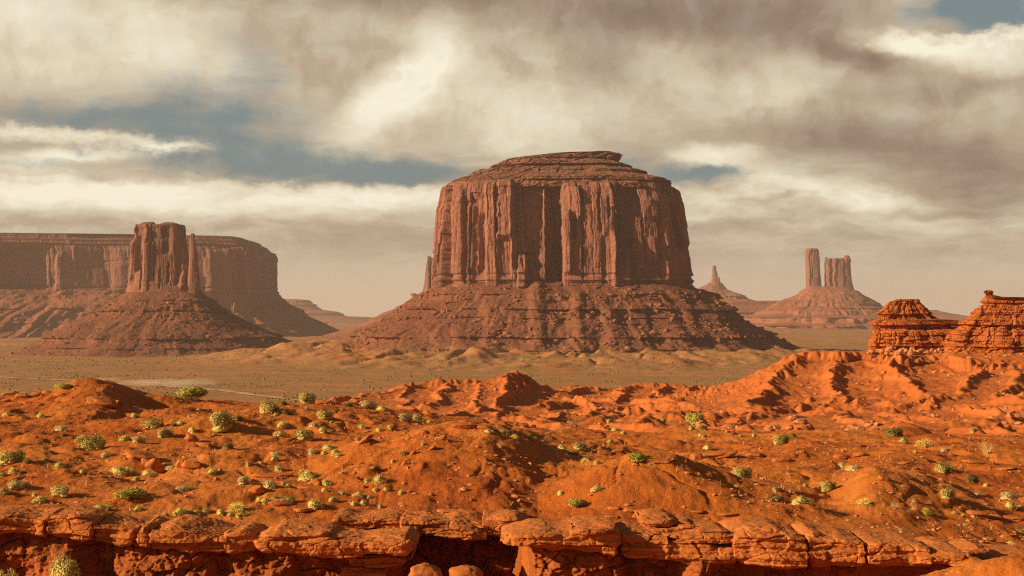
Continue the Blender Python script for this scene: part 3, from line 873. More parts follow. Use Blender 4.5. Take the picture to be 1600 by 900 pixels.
def shell(rows, Y0, nth, nz, rot=0.0):
    """rows: (py, px left, px right, depth/width ratio, squareness). Returns X, Y, Z, outward normal (nx, ny), arc s."""
    q = rows_interp(rows, nz)
    t = np.linspace(0, 1, nth, endpoint=False)
    # 72 % of the columns on the side that faces -Y
    # even spacing along the outline at mid height
    qm = q[nz // 2]; em = 2.0 / qm[4]
    tf = np.linspace(0, math.pi, 20000)
    ox = np.sign(np.cos(tf)) * np.abs(np.cos(tf)) ** em; oy = np.abs(np.sin(tf)) ** em * max(qm[3], 0.25)
    al = np.concatenate([[0], np.cumsum(np.hypot(np.diff(ox), np.diff(oy)))]); al /= al[-1]
    th = np.where(t < 0.72, -math.pi + np.interp(t / 0.72, al, tf), np.interp((t - 0.72) / 0.28, al, tf))
    c, s = np.cos(th)[None, :], np.sin(th)[None, :]
    e = 2.0 / q[:, 4][:, None]
    cx = (q[:, 1] + q[:, 2])[:, None] / 2; w = (q[:, 2] - q[:, 1])[:, None] / 2
    ux = np.sign(c) * np.abs(c) ** e; uy = np.sign(s) * np.abs(s) ** e
    k = Y0 / F
    xw = (cx - 800 + w * ux) * k
    dep = w * k * q[:, 3][:, None]
    yw = Y0 + dep * uy
    Z = np.repeat(((HZ - q[:, 0]) * k)[:, None], nth, 1)
    nx = c * np.ones_like(xw); ny = s / np.maximum(q[:, 3][:, None], 0.3)
    # squarer plan -> flatter front normals
    nx = np.sign(nx) * np.abs(nx) ** (2 - e); ny = np.sign(ny) * np.abs(ny) ** (2 - e)
    l = np.hypot(nx, ny) + 1e-9; nx /= l; ny /= l
    mid = nz // 2
    dx = np.diff(xw[mid], append=xw[mid][:1]); dy = np.diff(yw[mid], append=yw[mid][:1])
    arc = np.cumsum(np.hypot(dx, dy))[None, :]
    if rot:
        yw = yw + (xw - (430 - 800) * k) * math.tan(R(rot))
        xw = xw * (yw / Y0) if False else xw
    return xw, yw, Z, nx, ny, arc, q

def cliff_disp(X, Y, Z, arc, sc=1.0, seed=0, block=1.0):
    d = 6.0 * sc * fbm3(X / (60 * sc), Y / (60 * sc), Z / (420 * sc), 2, seed)
    ar = arc + 1.6 * sc * n2(Z / (30 * sc), arc / (90 * sc), seed + 3) + 0.5 * sc * n2(Z / (7 * sc), arc / (20 * sc), seed + 9) + 0.05 * Z * n2(arc / (120 * sc), Z * 0, seed + 10)
    ar = np.broadcast_to(ar, X.shape)
    v1, e1, t1 = columns(ar, Z, 46 * sc, 130 * sc, seed + 1)
    v2, e2, t2 = columns(ar + 3, Z, 19 * sc, 52 * sc, seed + 2)
    v3, e3, t3 = columns(ar + 1, Z, 5.2 * sc, 20 * sc, seed + 6)
    w3 = worley(arc / (4.2 * sc), Z / (9 * sc) + 9, seed + 7)
    d = d + block * sc * (20.0 * (v1 - 0.5) + 18 * t1 - 3.0 * ss(0.10, 0.0, e1) + 6.0 * (v2 - 0.5) + 7 * t2 - 1.6 * ss(0.12, 0.0, e2) + 1.5 * (v3 - 0.5) + 1.2 * t3 - 0.7 * ss(0.2, 0, e3) + 0.8 * (w3[1] - 0.5))
    d = d - 1.5 * sc * np.abs(n2(arc / (13 * sc), Z / (150 * sc), seed + 7))
    d = d + 0.8 * sc * fbm3(X / (5 * sc), Y / (5 * sc), Z / (14 * sc), 3, seed + 8)
    return d

def strata(Z, X, Y, thick, amp, seed=0):
    """ledgy horizontal bedding"""
    zz = Z / thick + 0.35 * fbm2(X / (thick * 30), Y / (thick * 30), 2, seed)
    i = np.floor(zz); f = zz - i
    r = _h(i.astype(np.int64), np.zeros_like(i, np.int64), 0, seed)
    rn = _h(i.astype(np.int64) + 1, np.zeros_like(i, np.int64), 0, seed)
    return amp * ((r * (1 - ss(0.75, 1.0, f)) + rn * ss(0.75, 1.0, f)) - 0.5)

def ledge_saw(Z, zb, H):
    """grows outward while descending to zb, then snaps back below it"""
    up = np.clip((zb + H - Z) / H, 0, 1)
    return np.where(Z >= zb, up, np.clip(1 - (zb - Z) / (0.12 * H), 0, 1))

def feat(X, Y, Z, Y0, ny, lst):
    """recesses and buttresses: (photo column, half width, metres out, photo row top, row bottom, edge softness)"""
    px = X * F / Y0 + 800; py = HZ - Z * F / Y0
    d = np.zeros_like(X)
    for (c, hw, out, t, b, e) in lst:
        wob = 1.5 * n2(py / 16.0, np.full_like(py, c * 0.37), 55) + 0.8 * n2(py / 6.0, np.full_like(py, c * 0.37), 56)
        a = ss(hw + e, hw - e, np.abs(px + wob - c))
        v = ss(t - 5, t + 5, py) * ss(b + 5, b - 5, py)
        d += out * a * v * (ny < -0.05)
    return d

def rock_template(seed, strat=0.0):
    """a 20-face chunk"""
    r = np.random.default_rng(seed)
    p = (1 + 5 ** 0.5) / 2
    V = np.array([(-1, p, 0), (1, p, 0), (-1, -p, 0), (1, -p, 0), (0, -1, p), (0, 1, p), (0, -1, -p), (0, 1, -p), (p, 0, -1), (p, 0, 1), (-p, 0, -1), (-p, 0, 1)], float) / 1.9
    Fs = np.array([(0, 11, 5), (0, 5, 1), (0, 1, 7), (0, 7, 10), (0, 10, 11), (1, 5, 9), (5, 11, 4), (11, 10, 2), (10, 7, 6), (7, 1, 8), (3, 9, 4), (3, 4, 2), (3, 2, 6), (3, 6, 8), (3, 8, 9), (4, 9, 5), (2, 4, 11), (6, 2, 10), (8, 6, 7), (9, 8, 1)])
    V = V * (0.75 + 0.5 * r.random((12, 1))) + 0.18 * r.normal(size=(12, 3))
    return V, Fs
ROCKT = [rock_template(s) for s in range(14)]

def scatter_rocks(name, pts, sizes, mat, flat=0.7, seed=0):
    r = np.random.default_rng(seed)
    Vs, Fs = [], []
    n = 0
    for p, s in zip(pts, sizes):
        V, Fc = ROCKT[r.integers(len(ROCKT))]
        a = r.random() * 6.283
        ca, sa = math.cos(a), math.sin(a)
        sc = s * np.array([0.7 + 0.7 * r.random(), 0.7 + 0.5 * r.random(), flat * (0.6 + 0.6 * r.random())])
        W = V * sc
        W = np.stack([W[:, 0] * ca - W[:, 1] * sa, W[:, 0] * sa + W[:, 1] * ca, W[:, 2]], 1) + p
        Vs.append(W); Fs.append(Fc + n); n += len(V)
    return raw_mesh(name, np.concatenate(Vs), np.concatenate(Fs), False, mat)

def talus_part(root, rows, Y0, nth, nz, ledges, mat, sc=1.0, seed=0, gully=6.0, rough=1.5, rot=0, vegz=None, rub=0, rubsize=(1.2, 4.0), spurs=(), zfloor=None):
    X, Y, Z, nx, ny, arc, q = shell(rows, Y0, nth, nz, rot)
    X0, Yc0 = X.copy(), Y.copy()
    dn = np.linspace(0, 1, nz)[:, None]
    g = gully * (1.6 * np.abs(fbm2(arc / (38 * sc) + 0.4 * n2(arc / (60 * sc), Z / (40 * sc), seed + 2), Z / (130 * sc), 3, seed)) - 0.5) * ss(0.0, 0.35, dn) * (0.35 + 1.1 * ss(-0.3, 0.5, fbm2(arc / (110 * sc), Z / (45 * sc), 2, seed + 12)))
    g = g + gully * 0.8 * fbm3(X / (34 * sc), Y / (34 * sc), Z / (20 * sc), 3, seed + 13)
    d = g
    for (py, H, amp) in ledges:
        zb = wz(py, Y0) + 2.5 * sc * fbm2(X / (150 * sc), Y / (150 * sc), 2, seed + 9)
        mask = 0.25 + 0.75 * ss(-0.25, 0.2, fbm2(arc / (70 * sc), Z * 0, 2, seed + int(py)))
        rag = 0.7 + 0.5 * worley(arc / (7 * sc), Z * 0, seed + int(py) + 1)[1]
        d = d + amp * mask * rag * ledge_saw(Z, zb, H)
    d = d + rough * sc * fbm3(X / (9 * sc), Y / (9 * sc), Z / (9 * sc), 3, seed + 4, 0.62)
    d = d + rough * 1.6 * sc * np.clip(n3(X / (5 * sc), Y / (5 * sc), Z / (5 * sc), seed + 5) - 0.45, 0, 1)
    for (cx, hw, out, t, b, e) in spurs:
        d = d + feat(X, Y, Z, Y0, ny, [(cx, hw, out, t, b, e)])
    X = X + nx * d; Y = Y + ny * d
    me = grid_mesh("talus", X, Y, Z, wrap=True, mat=mat)
    if vegz is None:
        vg = np.zeros_like(Z)
    else:
        vg = ss(wz(vegz[0], Y0), wz(vegz[1], Y0), Z + 5 * sc * fbm2(arc / (30 * sc), Z / (30 * sc), 2, seed + 6))
    attr(me, 'veg', vg)
    obj("talus", me, root)
    if rub:
        r = np.random.default_rng(seed + 77)
        front = np.nonzero(ny[nz // 2] < -0.02)[0]
        i = (nz * (0.08 + 0.85 * r.random(rub) ** 0.9)).astype(int); j = front[r.integers(len(front), size=rub)]
        keep = fbm2(X[i, j] / (60 * sc), Z[i, j] / (30 * sc), 2, seed + 78) > -0.22
        i, j = i[keep], j[keep]
        p = np.stack([X[i, j], Y[i, j], Z[i, j]], 1)
        s = rubsize[0] + (rubsize[1] - rubsize[0]) * r.random(len(i)) ** 5
        o = obj("talus_rubble", scatter_rocks("talus_rubble", p, s, M_RUBBLE, 0.75, seed), root)
        o['kind'] = 'stuff'

def cliff_part(root, name, rows, Y0, nth, nz, mat, sc=1.0, seed=0, block=1.0, feats=(), bands=None, rot=0, amp=1.0, top=True):
    X, Y, Z, nx, ny, arc, q = shell(rows, Y0, nth, nz, rot)
    vt = np.linspace(0, 1, nz)[:, None]
    d = amp * cliff_disp(X, Y, Z, arc, sc, seed, block)
    if bands:
        for (pyt, pyb, thick, a) in bands:
            py = HZ - Z * F / Y0
            d = d * (1 - 0.6 * ss(pyt - 2, pyt + 2, py) * ss(pyb + 2, pyb - 2, py)) + strata(Z, X, Y, thick, a, seed + 21) * ss(pyt - 2, pyt + 2, py) * ss(pyb + 2, pyb - 2, py)
    d = d + feat(X, Y, Z, Y0, ny, feats)
    X = X + nx * d; Y = Y + ny * d
    if top:   # close the top with rings shrinking to the middle
        cx, cy = X[0].mean(), Y[0].mean()
        rx, ry, rz = [], [], []
        for f in (0.0, 0.25, 0.5, 0.75, 0.92):
            fx = cx + (X[0] - cx) * max(f, 0.01); fy = cy + (Y[0] - cy) * max(f, 0.01)
            rx.append(fx); ry.append(fy); rz.append(Z[0] + (1.2 * sc * fbm2(fx / (12 * sc), fy / (12 * sc), 3, seed + 30) + 0.6 * sc) * (1 - f))
        X = np.vstack([rx, X]); Y = np.vstack([ry, Y]); Z = np.vstack([rz, Z])
    me = grid_mesh(name, X, Y, Z, wrap=True, mat=mat, smooth=False)
    return obj(name, me, root)

def big_butte():
    Y0 = 2000
    root = empty("butte", (wx(880, Y0), Y0, -50))
    root.location = (0, 0, 0)
    tag(root, "massive flat topped red sandstone butte standing alone in the middle of the valley", "butte")
    # cap: sloping ledgy beds above the sheer wall
    cap = [(237, 925, 962, .55, 3), (238.5, 905, 967, .55, 3), (243, 850, 968, .55, 3), (250, 800, 966, .58, 3), (253, 788, 963, .58, 3), (257, 783, 974, .6, 3), (262, 772, 984, .62, 3.2), (270, 750, 1000, .64, 3.2), (276, 738, 1007, .66, 3.4),
           (281, 728, 1018, .68, 3.4), (285, 718, 1034, .7, 3.6), (291, 704, 1040, .71, 3.6), (296, 697, 1045, .72, 3.6), (303, 693, 1048, .72, 3.6)]
    X, Y, Z, nx, ny, arc, q = shell(cap, Y0, 760, 170)
    py = HZ - Z * F / Y0
    w = worley(arc / 9, Z / 6, 29)
    d = 1.25 * strata(Z, X, Y, 5.2, 9.5, 3) + strata(Z, X, Y, 2.0, 3.0, 5) + 4.5 * (w[1] - 0.5) - 2.0 * ss(0.1, 0, w[2]) + 1.6 * fbm3(X / 7, Y / 7, Z / 4, 3, 9, 0.6) + 4.0 * fbm3(X / 45, Y / 45, Z / 30, 2, 19)
    d += 2.6 * (worley(arc / 8, Z / 9, 23)[1] - 0.5) * ss(246, 238, py)
    # the top block stands further out along its front
    X = X + nx * d; Y = Y + ny * d
    cx, cy = X[0].mean(), Y[0].mean()
    for f in (0.7, 0.3, 0.01):
        X = np.vstack([cx + (X[0] - cx) * f, X]) if f == 0.7 else np.vstack([cx + (X[1] - cx) * f, X]) if False else X
    # top surface rings
    rx = [cx + (X[0] - cx) * f for f in (0.01, 0.4, 0.8)]; ry = [cy + (Y[0][:] - cy) * f for f in (0.01, 0.4, 0.8)]
    rx = [r for r in rx]; 
    Xc = np.vstack(rx + [X[-170:]]); Yc = np.vstack(ry + [Y[-170:]]); Zc = np.vstack([np.full_like(Z[0], Z[0, 0] + 0.8)] * 3 + [Z])
    me = grid_mesh("cap", Xc, Yc, Zc, wrap=True, mat=M_CAP, smooth=False)
    obj("cap", me, root)
    cl = [(291, 704, 1040, .70, 3.6), (297, 694, 1045, .72, 3.6), (303, 692, 1048, .73, 3.6), (320, 690, 1054, .74, 3.6), (345, 688, 1059, .75, 3.5), (365, 686, 1063, .76, 3.4), (400, 684, 1068, .77, 3.4), (424, 682, 1071, .78, 3.3), (432, 681, 1075, .78, 3.2), (440, 680, 1078, .79, 3.2), (465, 678, 1081, .8, 3.2), (490, 676, 1083, .8, 3.2)]
    fe = [(706, 5, -13, 300, 452, 2), (695, 4, 5, 330, 452, 2), (722, 7, 4, 300, 440, 3), (740, 5, 5, 330, 452, 3), (732, 2.5, -7, 320, 445, 1.5), (757, 4, -6, 345, 430, 3), (772, 9, 5, 300, 452, 3), (790, 10, 9, 293, 380, 2),
          (824, 22, -9, 298, 425, 2.5), (860, 11, -14, 300, 330, 2), (861, 11.5, -24, 331, 470, 2), (845, 5, 6, 365, 440, 2), (815, 6, 12, 405, 455, 2), (803, 4, 5, 380, 440, 2),
          (880, 5, 8, 340, 432, 1.5), (914, 40, 4, 296, 452, 2.5), (891, 3, -7, 345, 380, 1.5), (902, 2, -3, 300, 440, 1), (928, 2, -4, 310, 370, 1), (942, 2, -4, 320, 350, 1), (966, 12, -7, 305, 390, 3),
          (934, 3.5, -3, 380, 460, 1.5), (960, 14, 4, 372, 458, 3), (980, 5, -6, 370, 455, 3), (1003, 14, 3, 320, 350, 4), (1018, 3, -5, 330, 420, 2), (1034, 8, 4, 310, 440, 3), (1050, 2, -3, 320, 400, 1)]
    cliff_part(root, "cliff", cl, Y0, 1000, 330, M_CLIFF, 0.8, 5, 0.8, fe, [(290, 297, 3.0, 4), (432, 470, 2.4, 4.5)], amp=0.85, top=False)
    ta = [(444, 690, 1070, .8, 3.0), (452, 676, 1084, .82, 2.9), (463, 655, 1110, .84, 2.7), (480, 632, 1134, .86, 2.6), (497, 604, 1152, .87, 2.5), (510, 580, 1172, .88, 2.4), (525, 553, 1200, .88, 2.3), (540, 532, 1226, .88, 2.2), (556, 500, 1250, .88, 2.1), (572, 450, 1290, .88, 2.0)]
    sp = [(835, 9, 9, 440, 540, 7), (893, 7, 8, 455, 545, 6), (868, 9, -5, 470, 540, 6), (770, 10, 6, 470, 560, 8), (940, 12, 5, 480, 560, 9), (1100, 14, 6, 452, 560, 10), (1000, 10, -6, 480, 540, 8)]
    talus_part(root, ta, Y0, 1100, 300, [(462, 6, 4), (484, 9, 7), (497, 7, 4), (524, 12, 9), (541, 8, 6)], M_TALUS, 1.0, 41, 6.0, 2.0, vegz=(528, 562), rub=6000, rubsize=(0.5, 4.5), spurs=sp)
    return root
big_butte()

def mitten_butte():
    Y0 = 2300
    root = empty("butte")
    tag(root, "narrower red sandstone butte with a slender thumb spire, in front of the long mesa", "butte")
    cl = [(351.5, 215, 286, .55, 3.4), (355, 213.5, 287.5, .56, 3.4), (360, 213, 289, .57, 3), (372, 213, 289, .58, 3), (376, 209, 290, .6, 3), (385, 207, 291, .6, 3), (410, 207, 294, .62, 3), (430, 206, 300, .64, 3), (441, 205, 305, .66, 3), (447, 202, 312, .68, 2.8), (462, 200, 314, .7, 2.8), (475, 198, 316, .7, 2.8)]
    fe = [(221, 4, -9, 372, 425, 2), (212, 2, -5, 378, 440, 1.2), (236, 4, 3, 360, 455, 2), (242, 1.2, -5, 352, 450, 0.8), (266, 6, -4, 356, 398, 4), (270, 2, -6, 412, 442, 1), (258, 1.5, -5, 420, 450, 1), (284, 3, -5, 395, 445, 2), (292, 3, 5, 410, 450, 1.5), (248, 1, -4, 380, 440, 0.7), (228, 1, -4, 400, 452, 0.7)]
    cliff_part(root, "cliff", cl, Y0, 560, 240, M_CLIFF, 0.55, 15, 1.0, fe, [(348, 357, 3, 4), (446, 470, 2.6, 4)], amp=0.45)
    for nm, rows in (("cap_knob", [(347, 226, 240, .8, 3), (348.5, 222, 242, .8, 3), (350, 218, 244, 0.8, 3), (354, 216.5, 246, .7, 3)]), ("cap_knob", [(347.5, 257, 273, .8, 3), (349, 253, 277, .8, 3), (350.5, 249, 281, .8, 3), (354, 247, 284.5, .7, 3)])):
        cliff_part(root, nm, rows, Y0, 120, 40, M_CAP, 0.3, int(rows[0][1]), 0.5, (), [(346, 352, 2, 2)], amp=0.5)
    th = [(364.5, 298, 303, .9, 2.6), (366, 297, 304.5, .9, 2.8), (371, 297, 304.5, .9, 2.8), (373.5, 296, 304, .9, 2.8), (378, 295.5, 305, .9, 2.8), (385, 296, 306.5, .95, 2.8), (400, 296, 308, 1, 2.8), (420, 295, 310, 1.1, 2.8), (440, 294, 311.5, 1.2, 2.8), (470, 292, 314.5, 1.3, 2.6)]
    cliff_part(root, "thumb_spire", th, Y0 - 22, 150, 150, M_CLIFF, 0.35, 25, 0.8, (), None, amp=0.35)
    ta = [(456, 204, 312, .75, 2.8), (462, 192, 320, .8, 2.6), (473, 172, 338, .85, 2.4), (485, 158, 350, .9, 2.3), (500, 128, 380, .9, 2.2), (520, 92, 420, .92, 2.1), (535, 66, 452, .92, 2.0), (548, 40, 478, .92, 2.0), (556, 10, 505, .92, 2.0), (566, -40, 560, .92, 2.0)]
    talus_part(root, ta, Y0, 760, 230, [(471, 6, 5), (486, 10, 8), (526, 12, 9), (540, 8, 6)], M_TALUS, 1.0, 51, 4.5, 1.7, vegz=(545, 562), rub=2600, rubsize=(0.5, 4.0), spurs=[(225, 30, 12, 500, 570, 14), (150, 20, 6, 500, 560, 12)])
    return root
mitten_butte()

def long_mesa():
    Y0 = 4300
    root = empty("mesa")
    tag(root, "long flat topped mesa stretching behind the butte with the thumb spire", "mesa")
    k = 0.20
    cl = [(374.8, -720, 399, k, 12), (375.5, -722, 402, k, 16), (376.5, -724, 407, k, 16), (382, -726, 409, k, 16), (384, -730, 415, k, 16), (390, -733, 418, k, 16), (392, -736, 425, k, 16), (399, -740, 429, k, 16), (420, -742, 430.5, k, 16), (464, -745, 433, k, 16), (490, -750, 434, k, 14)]
    cl = [(a, b, c - 11, e, f) for a, b, c, e, f in cl]
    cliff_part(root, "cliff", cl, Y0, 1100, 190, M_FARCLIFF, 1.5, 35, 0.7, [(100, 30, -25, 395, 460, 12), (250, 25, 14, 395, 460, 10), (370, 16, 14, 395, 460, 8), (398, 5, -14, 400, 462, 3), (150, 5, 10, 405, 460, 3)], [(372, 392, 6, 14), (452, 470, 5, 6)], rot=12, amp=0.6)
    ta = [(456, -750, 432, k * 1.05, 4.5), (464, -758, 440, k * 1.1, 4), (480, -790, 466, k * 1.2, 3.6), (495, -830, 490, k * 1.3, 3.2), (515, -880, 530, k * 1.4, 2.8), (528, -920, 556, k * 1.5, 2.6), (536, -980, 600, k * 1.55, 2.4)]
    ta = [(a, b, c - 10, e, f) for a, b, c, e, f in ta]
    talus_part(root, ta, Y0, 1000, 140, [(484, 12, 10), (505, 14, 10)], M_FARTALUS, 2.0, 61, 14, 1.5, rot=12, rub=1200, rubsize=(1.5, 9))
    return root
long_mesa()

def far_buttes():
    # twin towers at right
    Y0 = 6300
    root = empty("butte")
    tag(root, "distant hazy butte with two square towers split by a gap", "butte")
    p = [(388.5, 1260.5, 1277, .9, 3.2), (391, 1259, 1279, .9, 3.2), (398, 1259, 1279.5, .9, 3.2), (425, 1260, 1281, .95, 3.2), (450, 1260, 1283, 1, 3), (466, 1257, 1286, 1, 3)]
    cliff_part(root, "tower", p, Y0, 240, 160, M_FARCLIFF, 0.8, 45, 0.6, [(1266, 2, -6, 395, 450, 1)], None, amp=0.55)
    p = [(404, 1291, 1327, .7, 3.4), (406, 1289.5, 1328, .7, 3.4), (415, 1289, 1328, .7, 3.4), (440, 1289, 1330, .75, 3.2), (455, 1289, 1334, .8, 3), (468, 1287, 1338, .85, 2.8)]
    cliff_part(root, "tower", p, Y0, 320, 150, M_FARCLIFF, 0.8, 46, 0.8, [(1301, 1.5, 8, 404, 456, 0.8), (1296, 2, -10, 404, 456, 1), (1316, 1.5, -6, 404, 456, 1)], None, amp=0.6)
    for rows, s in (([(402, 1289, 1292, 1, 2.4), (405, 1289, 1293, 1, 2.4), (412, 1288.5, 1294, 1, 2.5)], 3), ([(399, 1320, 1326, .9, 2.6), (402, 1318, 1327.5, .9, 2.6), (410, 1316, 1328, .9, 2.6)], 4)):
        cliff_part(root, "tower_knob", rows, Y0 - 18, 60, 30, M_FARCLIFF, 0.3, s, 0.6, (), None, amp=0.4)
    t = [(448, 1268, 1325, .8, 2.5), (455, 1250, 1338, .85, 2.4), (462, 1240, 1346, .9, 2.3), (472, 1222, 1364, .9, 2.2), (475, 1216, 1372, .9, 2.2), (479, 1215, 1373, .9, 2.2), (484, 1200, 1390, .9, 2.2), (487, 1190, 1402, .9, 2.2), (492.5, 1188, 1404, .9, 2.2),
         (496, 1170, 1440, .9, 2.2), (498, 1160, 1460, .9, 2.2), (505, 1158, 1463, .9, 2.2), (508, 1140, 1490, .9, 2.2), (512, 1138, 1493, .9, 2.2), (516, 1105, 1530, .9, 2.2), (521, 1060, 1580, .9, 2.2)]
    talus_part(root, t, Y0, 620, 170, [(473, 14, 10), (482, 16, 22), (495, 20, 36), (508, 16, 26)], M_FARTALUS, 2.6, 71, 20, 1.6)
    # lone spire left of them
    Y0 = 7600
    root = empty("butte")
    tag(root, "small far butte topped by one thin stepped spire on a broad skirt", "butte")
    p = [(415, 1113.5, 1117.5, 1, 2.6), (416, 1113, 1119, 1, 2.6), (424, 1113, 1120, 1, 2.6), (434, 1112, 1122, 1, 2.6), (449, 1110, 1127, 1, 2.6)]
    cliff_part(root, "spire", p, Y0, 120, 110, M_FARCLIFF, 0.6, 55, 0.7, (), None, amp=0.4)
    p = [(433, 1121, 1124.5, 1, 2.6), (440, 1120, 1125.3, 1, 2.6), (452, 1119, 1127, 1, 2.6)]
    cliff_part(root, "shoulder", p, Y0 - 12, 80, 50, M_FARCLIFF, 0.5, 56, 0.7, (), None, amp=0.4)
    t = [(441, 1109, 1125, .9, 2.4), (446, 1102, 1130, .9, 2.3), (452, 1090, 1138, .9, 2.2), (458, 1075, 1152, .9, 2.2), (462, 1070, 1160, .9, 2.3), (467, 1062, 1165, .9, 2.3), (471, 1050, 1182, .9, 2.3), (482, 1030, 1215, .9, 2.2), (494, 990, 1260, .9, 2.2), (505, 940, 1320, .9, 2.2)]
    talus_part(root, t, Y0, 420, 130, [(463, 16, 22), (483, 20, 26)], M_FARTALUS, 2.6, 81, 16, 1.4)
    # low bench linking them
    Y0 = 6900
    root = empty("mesa")
    tag(root, "low distant bench of banded rock between the lone spire and the twin towers", "mesa")
    p = [(470.5, 1110, 1300, .3, 4), (472, 1105, 1310, .3, 4), (479, 1103, 1313, .3, 4), (484, 1092, 1330, .34, 3), (486, 1088, 1340, .34, 3), (493, 1086, 1342, .34, 3), (500, 1060, 1360, .4, 2.6), (510, 1020, 1400, .4, 2.6)]
    cliff_part(root, "cliff", p, Y0, 420, 110, M_FARTALUS, 2.0, 57, 0.5, (), [(470, 500, 9, 18)], amp=0.5)
    # spire half hidden behind the big butte
    Y0 = 3600
    root = empty("butte")
    tag(root, "jagged hazy spire peeking out behind the left edge of the massive butte", "butte")
    p = [(400, 668.5, 671, 1, 2.4), (403, 667, 674, 1, 2.5), (406, 666.5, 678, 1, 2.6), (416, 665, 681, 1, 2.6), (440, 662, 690, 1, 2.6), (462, 657, 700, 1.1, 2.6)]
    cliff_part(root, "spire", p, Y0, 240, 150, M_FARCLIFF, 0.8, 65, 0.9, [(673, 1.6, -7, 405, 460, 1)], None, amp=0.55)
    t = [(455, 662, 700, .9, 2.4), (461, 654, 705, .9, 2.3), (468, 640, 720, .9, 2.2), (482, 618, 745, .9, 2.2), (496, 590, 770, .9, 2.1), (510, 555, 800, .9, 2.1), (524, 510, 840, .9, 2.1), (530, 480, 870, .9, 2.1)]
    talus_part(root, t, Y0, 420, 120, [(480, 12, 10), (500, 14, 12)], M_FARTALUS, 2.0, 91, 10, 1.2)
    # far stepped mesas
    Y0 = 9800
    root = empty("mesa")
    tag(root, "pale far mesa with a stepped end on the skyline between the two large buttes", "mesa")
    p = [(467.5, 380, 466, .5, 4), (469, 372, 482, .5, 4), (472, 365, 486, .5, 3.6), (476, 350, 492, .5, 3.4), (484, 330, 502, .5, 3.2), (487, 320, 527, .5, 3.2), (489, 315, 531, .5, 3.2), (494, 300, 541, .5, 3), (496, 285, 585, .5, 3), (500, 270, 600, .5, 2.8), (508, 240, 640, .5, 2.6)]
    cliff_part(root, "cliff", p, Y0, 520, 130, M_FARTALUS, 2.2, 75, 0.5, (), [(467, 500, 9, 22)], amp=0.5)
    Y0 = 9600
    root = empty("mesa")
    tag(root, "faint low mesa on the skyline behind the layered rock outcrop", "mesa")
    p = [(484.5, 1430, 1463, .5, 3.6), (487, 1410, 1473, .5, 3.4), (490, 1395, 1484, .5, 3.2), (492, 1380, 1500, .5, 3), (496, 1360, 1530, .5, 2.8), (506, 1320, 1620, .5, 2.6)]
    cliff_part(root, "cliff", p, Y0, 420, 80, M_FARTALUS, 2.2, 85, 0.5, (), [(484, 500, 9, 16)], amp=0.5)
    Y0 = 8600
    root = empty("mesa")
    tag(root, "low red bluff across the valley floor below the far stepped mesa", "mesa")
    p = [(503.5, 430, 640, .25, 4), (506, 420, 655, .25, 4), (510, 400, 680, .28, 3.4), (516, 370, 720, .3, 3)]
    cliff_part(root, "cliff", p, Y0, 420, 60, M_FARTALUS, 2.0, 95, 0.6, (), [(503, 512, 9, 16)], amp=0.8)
far_buttes()

